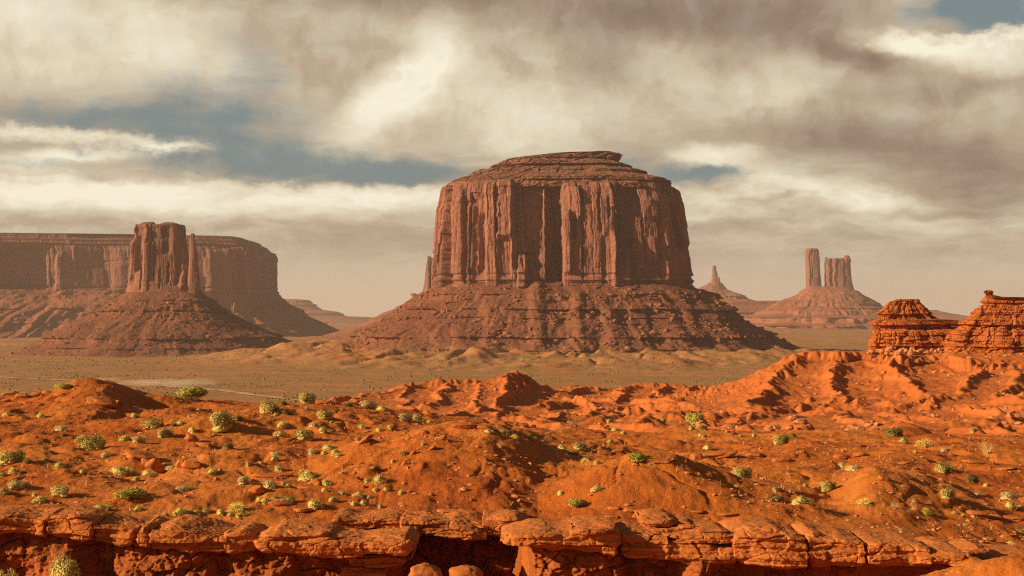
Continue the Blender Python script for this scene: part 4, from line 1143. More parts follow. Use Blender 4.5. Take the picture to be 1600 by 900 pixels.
# ------------------------------------------------------------------ layered outcrops on the bench at right
def outcrops():
    Y0 = 452
    for (nm, lab, rows, seed, YY0, n) in (
        ("rock_outcrop", "layered red rock outcrop with a flat cap slab and crumbling sunlit end", [
            (467.5, 1399, 1434, .42, 3.2), (470, 1398, 1436, .42, 3.2), (471.5, 1392, 1434, .42, 3.2), (476, 1386, 1441, .42, 3.2), (484, 1380, 1449, .42, 3.2), (492, 1374, 1456, .42, 3.2), (499, 1371, 1466, .42, 3.2),
            (502, 1370, 1500, .38, 3.2), (505, 1369, 1530, .34, 3.2), (515, 1366, 1565, .3, 3.2), (527, 1363, 1590, .3, 3.2), (545, 1360, 1610, .3, 3.2), (560, 1356, 1620, .32, 3)], 3, 452, 620),
        ("rock_outcrop", "taller red rock outcrop with a knobbed turret above broken ledges", [
            (453.5, 1540, 1549, .8, 2.6), (455, 1538, 1550.5, .8, 2.6), (458, 1537.5, 1550, .8, 2.6), (461, 1539, 1552, .8, 2.6), (464, 1538, 1566, .6, 2.8), (466, 1537, 1760, .14, 3.2), (474, 1534, 1790, .15, 3.2), (480, 1529, 1800, .16, 3.2),
            (488, 1522, 1810, .17, 3.2), (492, 1519, 1820, .18, 3.2), (502, 1510, 1830, .2, 3), (520, 1497, 1850, .24, 2.8), (540, 1484, 1870, .3, 2.6), (556, 1470, 1890, .34, 2.4)], 9, 440, 760)):
        root = empty(nm)
        tag(root, lab, "rock outcrop")
        X, Y, Z, nx, ny, arc, q = shell(rows, YY0, n, 230)
        v1, e1, t1 = columns(np.broadcast_to(arc, X.shape) + 0.4 * n2(Z, arc / 3, seed), Z, 4.2, 3.4, seed + 5); v2, e2, t2 = columns(np.broadcast_to(arc, X.shape) + 1, Z, 1.6, 1.3, seed + 6)
        py0 = HZ - Z * F / YY0; cv = 0.25 + 0.75 * ss(496, 506, py0)
        d = 1.5 * strata(Z, X, Y, 1.7, 1.5, seed) + 0.9 * strata(Z, X, Y, 0.6, 0.6, seed + 1) + cv * (2.0 * (v1 - 0.5) + 1.2 * t1 - 0.6 * ss(0.14, 0, e1)) + 0.9 * (v2 - 0.5) * (0.4 + 0.6 * cv) - 0.3 * ss(0.16, 0, e2)
        w1 = worley(arc / 2.6 + 0.3 * n2(Z / 2, arc / 3, seed), Z / 1.35, seed + 2); w2 = worley(arc / 1.0, Z / 0.6, seed + 3)
        d += 1.2 * (w1[1] - 0.5) - 0.5 * ss(0.1, 0, w1[2]) + 0.45 * (w2[1] - 0.5) + 0.9 * fbm3(X / 6, Y / 6, Z / 5, 3, seed + 4)
        py = HZ - Z * F / YY0
        d *= np.where(py < 470, 0.45, np.where(py < 498, 0.8, 1.0))
        X = X + nx * d; Y = Y + ny * d
        cx, cy = X[0].mean(), Y[0].mean()
        X = np.vstack([cx + (X[0] - cx) * 0.02, cx + (X[0] - cx) * 0.6, X]); Y = np.vstack([cy + (Y[0] - cy) * 0.02, cy + (Y[0] - cy) * 0.6, Y]); Z = np.vstack([Z[0], Z[0], Z])
        obj("ledges", grid_mesh("ledges", X, Y, Z, wrap=True, mat=M_OUTCROP, smooth=False), root)
outcrops()

# ------------------------------------------------------------------ single rocks
def rock_mesh(seed, sx, sy, sz, sq=3.0, rough=0.10, strat=0.0, n=26, mat=M_BOULDER):
    """a weathered block: rounded box, chipped and bedded"""
    th = np.linspace(0, 2 * math.pi, n * 2, endpoint=False)[None, :]
    ph = np.linspace(-math.pi / 2 + 0.02, math.pi / 2 - 0.02, n)[:, None]
    e = 2.0 / sq
    f = lambda v: np.sign(v) * np.abs(v) ** e
    X = f(np.cos(ph)) * f(np.cos(th)); Y = f(np.cos(ph)) * f(np.sin(th)); Z = f(np.sin(ph)) * np.ones_like(th)
    r = np.random.default_rng(seed)
    for _ in range(5):   # chop facets
        v = r.normal(size=3); v /= np.linalg.norm(v); o = 0.72 + 0.25 * r.random()
        dp = X * v[0] + Y * v[1] + Z * v[2]
        c = np.clip(dp - o, 0, None)
        X = X - c * v[0]; Y = Y - c * v[1]; Z = Z - c * v[2]
    nz = 1 + rough * fbm3(X * 2.2 + seed, Y * 2.2, Z * 2.2, 4, seed) + strat * (strata(Z, X, Y, 0.33, 0.3, seed))
    return grid_mesh("rock", X * nz * sx, Y * nz * sy, Z * (1 + 0.5 * (nz - 1)) * sz, wrap=True, mat=mat, smooth=True)

def put_rock(name, label, cat, px, py, wpx, hpx, dep=0.8, sink=0.25, seed=1, tilt=(0, 0, 0), group=None, strat=0.15, mat=M_BOULDER, sq=3.0, ymin=47.6, Yfix=None):
    p = ground_at(px, py, ymin) if Yfix is None else np.array([wx(px, Yfix), Yfix, wz(py, Yfix)])
    k = p[1] / F
    w, h = wpx * k / 2, hpx * k / 2
    o = obj(name, rock_mesh(seed, w, w * dep, h, sq, 0.12, strat, 22 if wpx < 40 else 34, mat))
    o.location = (p[0], p[1] + w * dep * 0.5, p[2] + h * (1 - 2 * sink))
    o.rotation_euler = tuple(R(a) for a in tilt)
    return tag(o, label, cat, group)

# ------------------------------------------------------------------ the sandstone ledge in front
def slab(name, label, xs, tops, bots, yf, depth, seed, group, endr=0.07, sq=5.5, strat=0.10, lump=0.06, yt=0.0, mat=M_SLAB):
    """a bed of rock with a real front, top, underside and ends. xs / tops / bots in photo pixels at distance yf."""
    x0, x1 = wx(xs[0], yf), wx(xs[-1], yf)
    nxn = int(max(40, (x1 - x0) / 0.035)); nph = 150
    # ends are rounded: sample denser there
    t = np.linspace(0, 1, nxn)
    xx = x0 + (x1 - x0) * t
    px = xx / yf * F + 800
    zt = wz(np.interp(px, xs, tops), yf) - 0.02; zb = wz(np.interp(px, xs, bots) + 4.0, yf)
    zt = zt - 0.14 * ss(-0.1, 0.45, n2(xx / 2.1 + seed, xx * 0, seed + 40))
    zt = zt + 0.05 * n2(xx * 1.3, xx * 0, seed); zb = zb + 0.05 * n2(xx * 1.1, xx * 0 + 5, seed)
    edge = np.minimum(xx - x0, x1 - xx)
    er = np.sqrt(np.clip(1 - (1 - np.clip(edge / endr, 0, 1)) ** 2, 0.0004, 1))
    hz = (zt - zb) / 2 * er; zc = (zt + zb) / 2
    hy = depth / 2 * (0.9 + 0.1 * er); yc = yf + depth / 2 + 0.22 * n2(xx / 1.6, xx * 0 + 2, seed) + 0.35 * n2(xx / 4.5, xx * 0 + 8, seed) + 0.3 * (1 - er) + yt * t
    ph = np.linspace(0, 2 * math.pi, nph, endpoint=False)
    e = 2.0 / sq
    pf = np.linspace(0, 2 * math.pi, 6000)
    oy = np.sign(np.cos(pf)) * np.abs(np.cos(pf)) ** e * depth / 2; oz = np.sign(np.sin(pf)) * np.abs(np.sin(pf)) ** e * hz.max()
    al = np.concatenate([[0], np.cumsum(np.hypot(np.diff(oy), np.diff(oz)) * np.where(0.5 * (oy[1:] + oy[:-1]) < -depth * 0.2, 3.0, 1.0))])
    ph = np.interp(np.linspace(0, al[-1], nph, endpoint=False), al, pf)
    cy = np.sign(np.cos(ph)) * np.abs(np.cos(ph)) ** e; cz = np.sign(np.sin(ph)) * np.abs(np.sin(ph)) ** e
    # put most of the loop on the front
    X = np.repeat(xx[:, None], nph, 1)
    Y = yc[:, None] + hy[:, None] * cy[None, :]
    Z = zc[:, None] + hz[:, None] * cz[None, :]
    nyv = np.cos(ph)[None, :]; nzv = np.sin(ph)[None, :]
    front = ss(0.3, -0.6, nyv)
    Zs = Z + 0.05 * fbm2(X / 1.5, Y / 1.5, 2, seed + 2)
    d = strata(Zs, X, Y, 0.13, strat * 2.2, seed) * front
    d = d + lump * fbm3(X / 0.8, Y / 0.8, Z / 0.5, 4, seed + 1, 0.55) + 0.10 * fbm3(X / 2.5, Y / 2.5, Z / 1.5, 2, seed + 3)
    d = d + 0.035 * fbm3(X / 0.22, Y / 0.22, Z / 0.14, 3, seed + 6, 0.6)
    wv = worley(X / 0.9 + 0.3 * n2(Z * 2, X, seed), Z / 0.5 + Y / 0.8, seed + 4)
    d = d + front * (0.13 * (wv[1] - 0.5) - 0.05 * ss(0.10, 0.0, wv[2]))
    Y = Y + nyv * d * 1.0; Z = Z + nzv * d * 0.6
    xe = (ss(0.0, endr, xx - x0) - ss(0.0, endr, x1 - xx))[:, None]
    X = X + 0.6 * d * xe
    # caps
    c0 = np.array([[X[0].mean(), Y[0].mean(), Z[0].mean()]]); c1 = np.array([[X[-1].mean(), Y[-1].mean(), Z[-1].mean()]])
    X = np.vstack([np.full(nph, c0[0, 0]), X, np.full(nph, c1[0, 0])]); Y = np.vstack([c0[0, 1] + (Y[0] - c0[0, 1]) * 0.02, Y, c1[0, 1] + (Y[-1] - c1[0, 1]) * 0.02]); Z = np.vstack([np.full(nph, c0[0, 2]), Z, np.full(nph, c1[0, 2])])
    me = grid_mesh(name, X, Y, Z, wrap=True, mat=mat, smooth=False)
    return tag(obj(name, me), label, "rock slab", group)

def ledge():
    g = "sandstone slabs along the rim of the red ledge"
    S = lambda lab, xs, t, b, yf=47.6, dp=3.0, **k: slab("rock_slab", lab, xs, t, b, yf - 0.35, min(dp, 3.2), S.n, g, **k)
    S.n = 200
    def add(*a, **k):
        S.n += 7
        S(*a, **k)
    add("thick shaded rim slab at the ledge's far sunward end", [-120, -60, 20, 69], [804, 803, 803, 806], [838, 836, 834, 838])
    add("square faced rim slab above a spreading fan of red earth", [69.5, 90, 120, 144], [806, 804, 806, 811], [838, 842, 850, 842])
    add("rim slab with an angular chipped top, beside two small rounded blocks", [143, 165, 190, 206], [812, 817, 822, 830], [844, 848, 850, 847])
    add("smallest rounded block wedged in the rim, touching the chipped slab", [206, 216, 222], [828, 825, 830], [850, 853, 852], yf=47.9, dp=3)
    add("short rounded block with a crack on both sides in the rim", [215.5, 225, 234], [828, 824, 828], [846, 851, 854], dp=3)
    add("smooth rounded rim slab with a sunlit crumbly shoulder", [234, 260, 300, 340, 356], [824, 820, 826, 834, 842], [854, 857, 859, 861, 856])
    add("low rim block tucked between two longer smooth slabs", [350, 375, 392, 402], [830, 831, 838, 846], [858, 862, 860, 854], yf=47.9)
    add("longest rim slab, its blunt nose jutting over the dark hollow", [396, 430, 470, 530, 600, 632, 646], [838, 832, 834, 837, 838, 840, 850], [857, 863, 867, 868, 866, 866, 858], yf=47.2, dp=5.0, endr=0.4)
    add("thin broken bed under the blunt nosed longest slab", [535, 560, 600, 630, 644], [869, 868, 867, 866, 868], [878, 882, 884, 880, 872], yf=47.7, dp=3.0, endr=0.3)
    add("shadowed lower block at the foot of the blunt nosed slab", [528, 560, 595, 604], [886, 885, 886, 890], [915, 915, 915, 912], yf=47.9, dp=2.5)
    add("flat set back slab at the head of the dark hollow", [520, 560, 600, 626], [806, 807, 808, 812], [820, 824, 826, 826], yf=52.0, dp=4, strat=0.08)
    add("long set back slab roofing the dark hollow, tilted down", [625, 660, 700, 735, 762], [813, 813, 816, 822, 832], [828, 833, 840, 844, 844], yf=51.8, dp=5, strat=0.07)
    add("thin layered slab on top of the tilted roof slab", [655, 690, 730, 772], [808, 808, 812, 826], [820, 826, 830, 832], yf=52.2, dp=4, endr=0.4, strat=0.1)
    add("short stepped slab closing the hollow beside the pointed slab", [752, 780, 806, 824], [808, 808, 810, 818], [838, 834, 832, 828], yf=52.6, dp=4, strat=0.12)
    add("pointed slab tapering to a sharp tip over the dark hollow", [785, 800, 830, 860, 900, 940, 968.5], [841, 836, 829, 826, 825, 824, 826], [847, 851, 856, 860, 861, 864, 868], yf=47.0, dp=5, endr=0.18)
    add("thin plate of rock lying on the pointed slab", [893, 910, 935, 962], [825, 823.5, 824, 826], [829, 832, 831, 829], yf=46.85, dp=2.4, lump=0.03, endr=0.4)
    add("rounded rim block with a deep crack down its sunward side", [969.5, 985, 1010, 1046], [833, 830, 834, 838], [863, 870, 871, 872], dp=4)
    add("bulging pitted rim slab below a stack of thin beds", [1038, 1070, 1110, 1152], [846, 845, 848, 850], [872, 877, 879, 878], yf=47.4)
    for i, (a, b, t, bb, yf, lab) in enumerate([(1002, 1062, 811, 820, 48.6, "uppermost thin bed in the stack at the rim"), (1010, 1090, 820, 829, 48.2, "second thin bed from the top of the stack at the rim"),
                                           (1040, 1148, 828, 838, 47.9, "third thin bed down in the stack at the rim"), (1046, 1152, 838, 848, 47.6, "lowest thin bed resting on the bulging pitted slab")]):
        add(lab, [a, a + (b - a) * .3, b - 12, b], [t + 2, t, t + 1, t + 4], [bb - 2, bb, bb + 1, bb - 1], yf=yf, dp=3.2, lump=0.05, endr=0.5, strat=0.09)
    add("broad rim slab with lit crumbly ledges between two cracks", [1146, 1165, 1200, 1240, 1264], [838, 832, 836, 838, 842], [872, 879, 883, 884, 884], yf=47.3)
    add("thin upper bed on top of the broad crumbly rim slab", [1144, 1170, 1215, 1262], [828, 823, 827, 836], [838, 838, 840, 842], yf=47.9, dp=3, endr=0.6, strat=0.1)
    add("rim slab with a scalloped shadowed face and a pale top edge", [1262, 1275, 1310, 1353.5], [838, 834, 838, 846], [866, 884, 885, 886], yf=47.4)
    add("blocky rim slab with a coarse pitted face, next to the scalloped one", [1354.5, 1380, 1420, 1456], [850, 846, 850, 856], [884, 887, 886, 884], yf=47.3)
    add("last low rim slab, half hidden behind the sandy mound", [1454, 1480, 1520, 1550], [866, 858, 862, 874], [882, 882, 884, 886], yf=47.0, dp=4)
    add("thin overhanging flake above the last low rim slab", [1503, 1530, 1552], [857, 855, 860], [862, 863, 863], yf=47.6, dp=2, lump=0.03, endr=0.3)
    add("buried rim bed at the ledge's shaded end", [1545, 1580, 1640, 1720], [872, 870, 874, 880], [890, 890, 894, 900], yf=48.0, dp=4)
    # undercut wall below the slabs
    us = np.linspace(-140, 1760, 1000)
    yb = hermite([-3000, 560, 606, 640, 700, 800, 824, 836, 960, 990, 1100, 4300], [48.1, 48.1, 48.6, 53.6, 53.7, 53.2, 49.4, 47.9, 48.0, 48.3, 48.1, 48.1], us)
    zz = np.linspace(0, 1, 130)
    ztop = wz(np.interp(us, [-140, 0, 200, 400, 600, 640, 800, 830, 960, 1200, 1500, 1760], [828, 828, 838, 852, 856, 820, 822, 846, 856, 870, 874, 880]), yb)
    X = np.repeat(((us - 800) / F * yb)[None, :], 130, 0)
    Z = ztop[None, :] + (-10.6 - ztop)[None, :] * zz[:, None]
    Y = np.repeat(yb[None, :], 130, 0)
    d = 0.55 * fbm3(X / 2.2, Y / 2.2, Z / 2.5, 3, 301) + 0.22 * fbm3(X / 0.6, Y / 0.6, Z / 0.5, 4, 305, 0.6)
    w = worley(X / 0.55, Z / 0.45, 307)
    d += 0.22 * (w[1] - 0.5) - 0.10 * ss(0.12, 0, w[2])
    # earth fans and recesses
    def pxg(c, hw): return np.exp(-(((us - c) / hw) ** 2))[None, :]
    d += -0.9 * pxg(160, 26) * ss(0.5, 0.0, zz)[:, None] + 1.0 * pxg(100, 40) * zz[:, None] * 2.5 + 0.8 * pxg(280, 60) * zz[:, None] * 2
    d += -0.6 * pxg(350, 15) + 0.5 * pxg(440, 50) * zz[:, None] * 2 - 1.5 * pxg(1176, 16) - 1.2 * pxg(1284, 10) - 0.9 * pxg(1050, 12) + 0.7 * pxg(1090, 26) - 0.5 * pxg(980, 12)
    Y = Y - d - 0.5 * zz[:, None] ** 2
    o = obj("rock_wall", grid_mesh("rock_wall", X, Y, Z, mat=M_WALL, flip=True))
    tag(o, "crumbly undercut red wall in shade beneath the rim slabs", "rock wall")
ledge()

put_rock("boulder", "smooth rounded boulder in the dark hollow nearer the blunt nosed slab", "boulder", 664, 926, 52, 44, 0.8, 0.0, 401, (0, 18, 0), "boulders on the floor of the dark hollow", 0.05, M_SLAB, 2.6, Yfix=46.6)
put_rock("boulder", "smooth domed boulder in the dark hollow nearer the pointed slab", "boulder", 728, 928, 54, 42, 0.8, 0.0, 402, (0, 10, 0), "boulders on the floor of the dark hollow", 0.05, M_SLAB, 2.4, Yfix=46.6)

# rocks lying about on the slopes: (px, py base, width, height, tilt, label)
ROCKS = [
 (157, 634, 46, 13, (12, 14, 0), "dark overhanging rock lodged in the round red hump"),
 (186, 632, 14, 7, (0, 20, 20), "small tilted stone just below the overhanging rock on the hump"),
 (14, 618, 26, 8, (0, -6, 10), "pale flat slab at the crest, farthest along the slate row"),
 (8, 629, 16, 5, (0, -10, 0), "thin stone sunk below the pale flat crest slab"),
 (34, 622, 22, 7, (0, 5, 0), "flat crest stone next to the pale flat crest slab"),
 (56, 620, 26, 8, (0, -8, 0), "dark ledge stone in the middle of the crest row"),
 (76, 617, 22, 7, (0, 8, 0), "crest stone shaded underneath, near the green shrub on the crest"),
 (92, 618, 18, 5, (0, 0, 0), "thin crest stone right below the green shrub"),
 (62, 636, 12, 4, (0, 0, 0), "small loose slate on the slope under the crest row"),
 (40, 632, 10, 4, (0, 10, 0), "tiny loose slate on the slope under the crest row"),
 (218, 720, 44, 15, (5, 12, 10), "long layered boulder on top of the fallen rock pile"),
 (203, 712, 30, 9, (0, -4, 0), "thin roof slab at the back of the fallen rock pile"),
 (240, 738, 26, 26, (0, -35, 20), "upright leaning boulder in front of the fallen rock pile"),
 (228, 730, 20, 14, (0, 20, 0), "angular block wedged under the fallen rock pile"),
 (281, 731, 14, 16, (0, 8, 0), "rounded upright boulder beside the smooth oval one"),
 (298, 733, 30, 15, (0, 4, 0), "smooth oval boulder half buried in red soil"),
 (300, 690, 24, 12, (0, 16, 10), "cracked pale boulder near the long dune shadow"),
 (318, 698, 26, 9, (0, 10, 0), "low cracked rock sinking into the dune"),
 (568, 693, 34, 9, (0, -32, 10), "long thin rock slanting out of the slope by the round tufts"),
 (655, 680, 13, 9, (0, 0, 0), "small dark boulder paired with a pale one on the big mound"),
 (664, 680, 14, 9, (0, 5, 0), "small pale boulder paired with a dark one on the big mound"),
 (691, 688, 15, 9, (0, -20, 0), "reddish lump of rock higher on the big mound"),
 (674, 703, 18, 5, (0, -35, 0), "dark slanted splinter of rock on the big mound"),
 (645, 711, 12, 5, (0, -40, 0), "pale slanted splinter of rock on the big mound"),
 (634, 726, 16, 8, (0, -30, 0), "pale tapered stone low on the big mound"),
 (945, 711, 26, 9, (0, 8, 0), "broken ledge rock beside the dense green bush"),
 (966, 709, 22, 7, (0, -6, 0), "pale topped ledge rock beside the dense green bush"),
 (1030, 724, 40, 8, (0, 6, 0), "long ledge rock in shade past the dense green bush"),
 (1122, 716, 62, 12, (0, -5, 0), "overhanging shelf of rock above a dark gap"),
 (1090, 718, 20, 11, (0, 0, 0), "blunt end rock beside the overhanging shelf"),
 (1180, 714, 32, 7, (0, 2, 0), "flat shelf rock continuing the overhanging shelf"),
 (1222, 722, 30, 7, (0, 0, 0), "thin dark shelf rock in the gullied bank"),
 (1253, 709, 12, 5, (0, -10, 0), "small pale flat stone on the open slope"),
 (1316, 718, 24, 9, (0, 6, 0), "rounded dark rock near the cut in the far slope"),
 (1345, 714, 22, 7, (0, 0, 0), "flat rock alongside the rounded dark rock"),
 (1410, 725, 30, 4, (0, -4, 0), "thin ledge of rock crossing the open slope"),
 (1431, 734, 12, 5, (0, 0, 0), "single pale stone below the thin ledge"),
 (1382, 752, 20, 9, (0, 18, 0), "dark rock capping the pointed little ridge"),
 (1524, 724, 36, 5, (0, 6, 0), "low rock shelf beyond the yellow olive bush"),
 (1575, 735, 30, 5, (0, -6, 0), "sloping flake of rock near the shaded bank"),
 (1528, 807, 40, 9, (0, 4, 0), "pale flat slab beside the grassy hollow"),
 (1555, 812, 26, 9, (0, 3, 0), "red slab split by a crack beside the grassy hollow"),
 (1585, 816, 40, 10, (0, 2, 0), "thick red slab running out past the split one"),
 (1545, 846, 22, 6, (0, 0, 0), "small flat stone on the bank above the rim flake"),
 (1490, 846, 14, 7, (0, 15, 0), "angular stone among the rubble above the rim"),
 (1472, 850, 16, 6, (0, -8, 0), "flat stone among the rubble above the rim"),
 (1517, 848, 12, 6, (0, 10, 0), "blocky stone at the edge of the rubble above the rim"),
 (1168, 815, 24, 11, (0, -18, 0), "broken boulder with a shaded hollow above the rim"),
 (1188, 814, 14, 7, (0, 12, 0), "small stone leaning by the broken hollow boulder"),
 (1140, 808, 34, 5, (0, 0, 0), "thin dark ledge in the soil above the rim"),
 (1090, 802, 26, 4, (0, 0, 0), "short dark ledge higher in the soil above the rim"),
 (985, 800, 22, 7, (0, 0, 0), "flat stone beside the vertical crack"),
 (1000, 810, 26, 8, (0, 3, 0), "layered stone below the flat one by the crack"),
 (1014, 817, 16, 8, (0, -5, 0), "rounded stone at the top of the bed stack"),
 (960, 797, 20, 6, (0, 0, 0), "short layered stone on the sunward side of the crack"),
 (955, 812, 24, 6, (0, 0, 0), "low layered stone by the foot of the crack"),
 (437, 790, 40, 9, (0, 2, 0), "low red ledge in the slope behind the rim tufts"),
 (470, 800, 34, 6, (0, 0, 0), "thin shaded ledge behind the longest rim slab"),
 (700, 801, 36, 5, (0, 2, 0), "thin crack edged stone above the hollow"),
 (400, 770, 26, 14, (0, -8, 0), "knobbly red rock in the gully bank"),
 (425, 745, 60, 6, (0, 3, 0), "long shaded ledge across the gully head"),
 (725, 668, 40, 8, (0, 4, 0), "dark broken ledge behind the row of crest shrubs"),
 (757, 672, 24, 6, (0, 4, 0), "smaller dark ledge behind the row of crest shrubs"),
]
for i, (px, py, w, h, tl, lab) in enumerate(ROCKS):
    put_rock("rock", lab, "rock", px, py, w, h, 0.7, 0.22, 500 + i, tl, "rocks scattered over the red slopes", 0.2 if h < 12 else 0.1, M_SLAB, 2.8)

# heap of pale boulders under the outcrop
def boulder_heap():
    r = random.Random(5)
    lst = []
    for i in range(46):
        px = r.triangular(1352, 1482, 1410); py = 557 - 5 * r.random() - 16 * r.random() * math.exp(-((px - 1425) / 40) ** 2)
        lst.append((px, py, r.uniform(4.5, 10)))
    protos = [rock_mesh(700 + k, 1, 0.8, 0.75, 2.8, 0.14, 0.1, 12, M_BOULDER) for k in range(5)]
    for i, (px, py, w) in enumerate(lst):
        p = ground_at(px, py, 300)
        k = p[1] / F
        o = obj("boulder", protos[i % 5])
        o.scale = (w * k * 0.5,) * 3
        o.rotation_euler = (r.uniform(-.5, .5), r.uniform(-.5, .5), r.uniform(0, 6))
        o.location = (p[0], p[1], p[2] + w * k * 0.3)
        tag(o, "pale boulder in the heap below the layered rock outcrop", "boulder", "boulders heaped below the layered outcrop")
boulder_heap()

# small stones and grit on the near slopes; rubble on the badlands' faces
def stones():
    r = np.random.default_rng(21)
    n = 15000
    y = 50.2 * (128 / 50.2) ** r.random(n)
    u = -60 + 1720 * r.random(n)
    x = (u - 800) / F * y
    keep = fbm2(x / 5, y / 5, 3, 401) + 0.3 * r.normal(size=n) > -0.15
    x, y = x[keep], y[keep]
    s = 0.022 + 0.11 * r.random(len(x)) ** 5
    o = obj("pebbles", scatter_rocks("pebbles", np.stack([x, y, ground_z(x, y) + s * 0.2], 1), s, M_BOULDER, 0.6, 3))
    o['kind'] = 'stuff'
    n = 5200
    y = 185 * (470 / 185) ** r.random(n); u = 560 + 1080 * r.random(n)
    x = (u - 800) / F * y
    dens = fbm2(x / 25, y / 25, 2, 402) + 0.5 * ss(1240, 1300, u) * ss(340, 390, y)
    k = dens > 0.2
    x, y = x[k], y[k]
    s = 0.12 + 0.75 * r.random(len(x)) ** 4
    o = obj("rubble", scatter_rocks("rubble", np.stack([x, y, ground_z(x, y) + s * 0.2], 1), s, M_BOULDER, 0.7, 4))
    o['kind'] = 'stuff'
stones()

# ------------------------------------------------------------------ dirt track on the valley floor
def track():
    P = np.array([(-160, 586), (0, 589.5), (60, 591.5), (90, 592.5), (140, 596), (200, 600), (250, 603), (300, 607), (360, 612), (420, 619), (470, 626)], float)
    px = np.linspace(-160, 470, 160)
    py = hermite(P[:, 0], P[:, 1], px)
    Y = 57.0 * F / (py - HZ)
    X = (px - 800) / F * Y
    Z0 = ground_z(X, Y)
    wv = 7.5 + 2.5 * n2(px / 30, px * 0, 9)
    L = [(-1, 0), (-0.3, 0.1), (0.3, 0.1), (1, 0)]
    Xs = np.stack([X for _ in L], 1); Ys = np.stack([Y + a * wv for a, _ in L], 1)
    Zs = np.stack([ground_z(Xs[:, i], Ys[:, i]) + 0.35 for i in range(4)], 1)
    o = obj("dirt_road", grid_mesh("dirt_road", Xs, Ys, Zs, mat=M_ROAD)); o['kind'] = 'structure'
track()

# ------------------------------------------------------------------ scrub dots on the valley floor (nobody could count it)
def scrub():
    r = np.random.default_rng(31)
    V0 = np.array([(1, 0, 0), (0.3, 0.95, 0), (-0.8, 0.6, 0), (-0.8, -0.6, 0), (0.3, -0.95, 0), (0.5, 0.2, 0.75), (-0.35, 0.35, 0.85), (-0.1, -0.5, 0.8)])
    F0 = np.array([(0, 1, 5), (1, 2, 6), (1, 6, 5), (2, 3, 6), (3, 4, 7), (3, 7, 6), (4, 0, 7), (0, 5, 7), (5, 6, 7)])
    n = 60000
    y = 900 * (3400 / 900) ** r.random(n); u = -80 + 1760 * r.random(n)
    x = (u - 800) / F * y
    d = fbm2(x / 60, y / 110, 4, 501, 0.6) + 0.22 * r.normal(size=n)
    k = d > 0.25
    x, y = x[k], y[k]
    s = (0.4 + 1.1 * r.random(len(x)) ** 3) * (1 + 0.25 * (y > 1800))
    # some sparse ones among the badlands
    y2 = 175 * (460 / 175) ** r.random(900); u2 = 540 + 1110 * r.random(900); x2 = (u2 - 800) / F * y2
    k2 = fbm2(x2 / 30, y2 / 30, 3, 133) > 0.12
    x = np.concatenate([x, x2[k2]]); y = np.concatenate([y, y2[k2]]); s = np.concatenate([s, 0.2 + 0.4 * r.random(k2.sum()) ** 2])
    z = ground_z(x, y)
    a = r.random(len(x)) * 6.28
    ca, sa = np.cos(a)[:, None], np.sin(a)[:, None]
    jit = 0.75 + 0.5 * r.random((len(x), 8, 1))
    W = V0[None] * jit * s[:, None, None]
    Vx = W[..., 0] * ca - W[..., 1] * sa + x[:, None]; Vy = W[..., 0] * sa + W[..., 1] * ca + y[:, None]; Vz = W[..., 2] + z[:, None] - 0.1
    V = np.stack([Vx, Vy, Vz], -1).reshape(-1, 3)
    Fc = (F0[None] + (np.arange(len(x)) * 8)[:, None, None]).reshape(-1, 3)
    o = obj("scrub_vegetation", raw_mesh("scrub_vegetation", V, Fc, False, M_SCRUB)); o['kind'] = 'stuff'
scrub()

# ------------------------------------------------------------------ shrubs
def blades(r, n, rad, h, wd, r0=0.15, up=0.0, curve=0.25, lobes=None, spread=1.0):
    """thin curved blades growing out of a mound; lobes: list of (x, y, scale)"""
    lobes = lobes or [(0, 0, 1.0)]
    lw = np.array([l[2] ** 2 for l in lobes]); lw /= lw.sum()
    li = r.choice(len(lobes), n, p=lw)
    L = np.array(lobes)[li]
    az = r.random(n) * 2 * math.pi
    cz = np.clip(up + (1 - up) * r.random(n), 0, 1) ** 0.8
    cz = np.maximum(cz, 0.02)
    sz = np.sqrt(1 - cz ** 2) * spread
    dirv = np.stack([np.cos(az) * sz, np.sin(az) * sz, cz], 1)
    ln = (0.68 + 0.46 * r.random(n))[:, None] * L[:, 2:3]
    base = np.stack([L[:, 0] * rad, L[:, 1] * rad, np.zeros(n)], 1)
    S = np.array([rad, rad, h])
    p0 = base + dirv * S * r0 * L[:, 2:3]
    p2 = base + dirv * S * ln
    p2[:, 2] -= curve * h * 0.3 * (1 - cz)
    p1 = (p0 + p2) / 2; p1[:, 2] += curve * h * 0.22
    side = np.cross(dirv, r.normal(size=(n, 3))); side /= np.linalg.norm(side, axis=1)[:, None] + 1e-9
    w = wd * (0.6 + 0.8 * r.random(n))[:, None]
    V = np.stack([p0 - side * w * 0.5, p0 + side * w * 0.5, p1 + side * w * 0.5, p1 - side * w * 0.5, p2 + side * w * 0.18, p2 - side * w * 0.18], 1).reshape(-1, 3)
    o = (np.arange(n) * 6)[:, None]
    Fc = np.concatenate([o + np.array([[0, 1, 2, 3]]), o + np.array([[3, 2, 4, 5]])])
    return V, Fc

def core(r, rad, h, lobes=None, k=0.74):
    lobes = lobes or [(0, 0, 1.0)]
    Vs, Fs, n = [], [], 0
    for (lx, ly, s) in lobes:
        th = np.linspace(0, 2 * math.pi, 14, endpoint=False)[None, :]; ph = np.linspace(-0.15, 1.5, 7)[:, None]
        q = k * s * (0.82 + 0.34 * r.random((7, 14)))
        X = lx * rad + np.cos(ph) * np.cos(th) * rad * q; Y = ly * rad + np.cos(ph) * np.sin(th) * rad * q; Z = np.sin(ph) * h * q + 0 * th
        Vs.append(np.stack([X, Y, Z], -1).reshape(-1, 3)); Fs.append(grid_faces(7, 14, True) + n); n += 98
    return np.concatenate(Vs), np.concatenate(Fs)

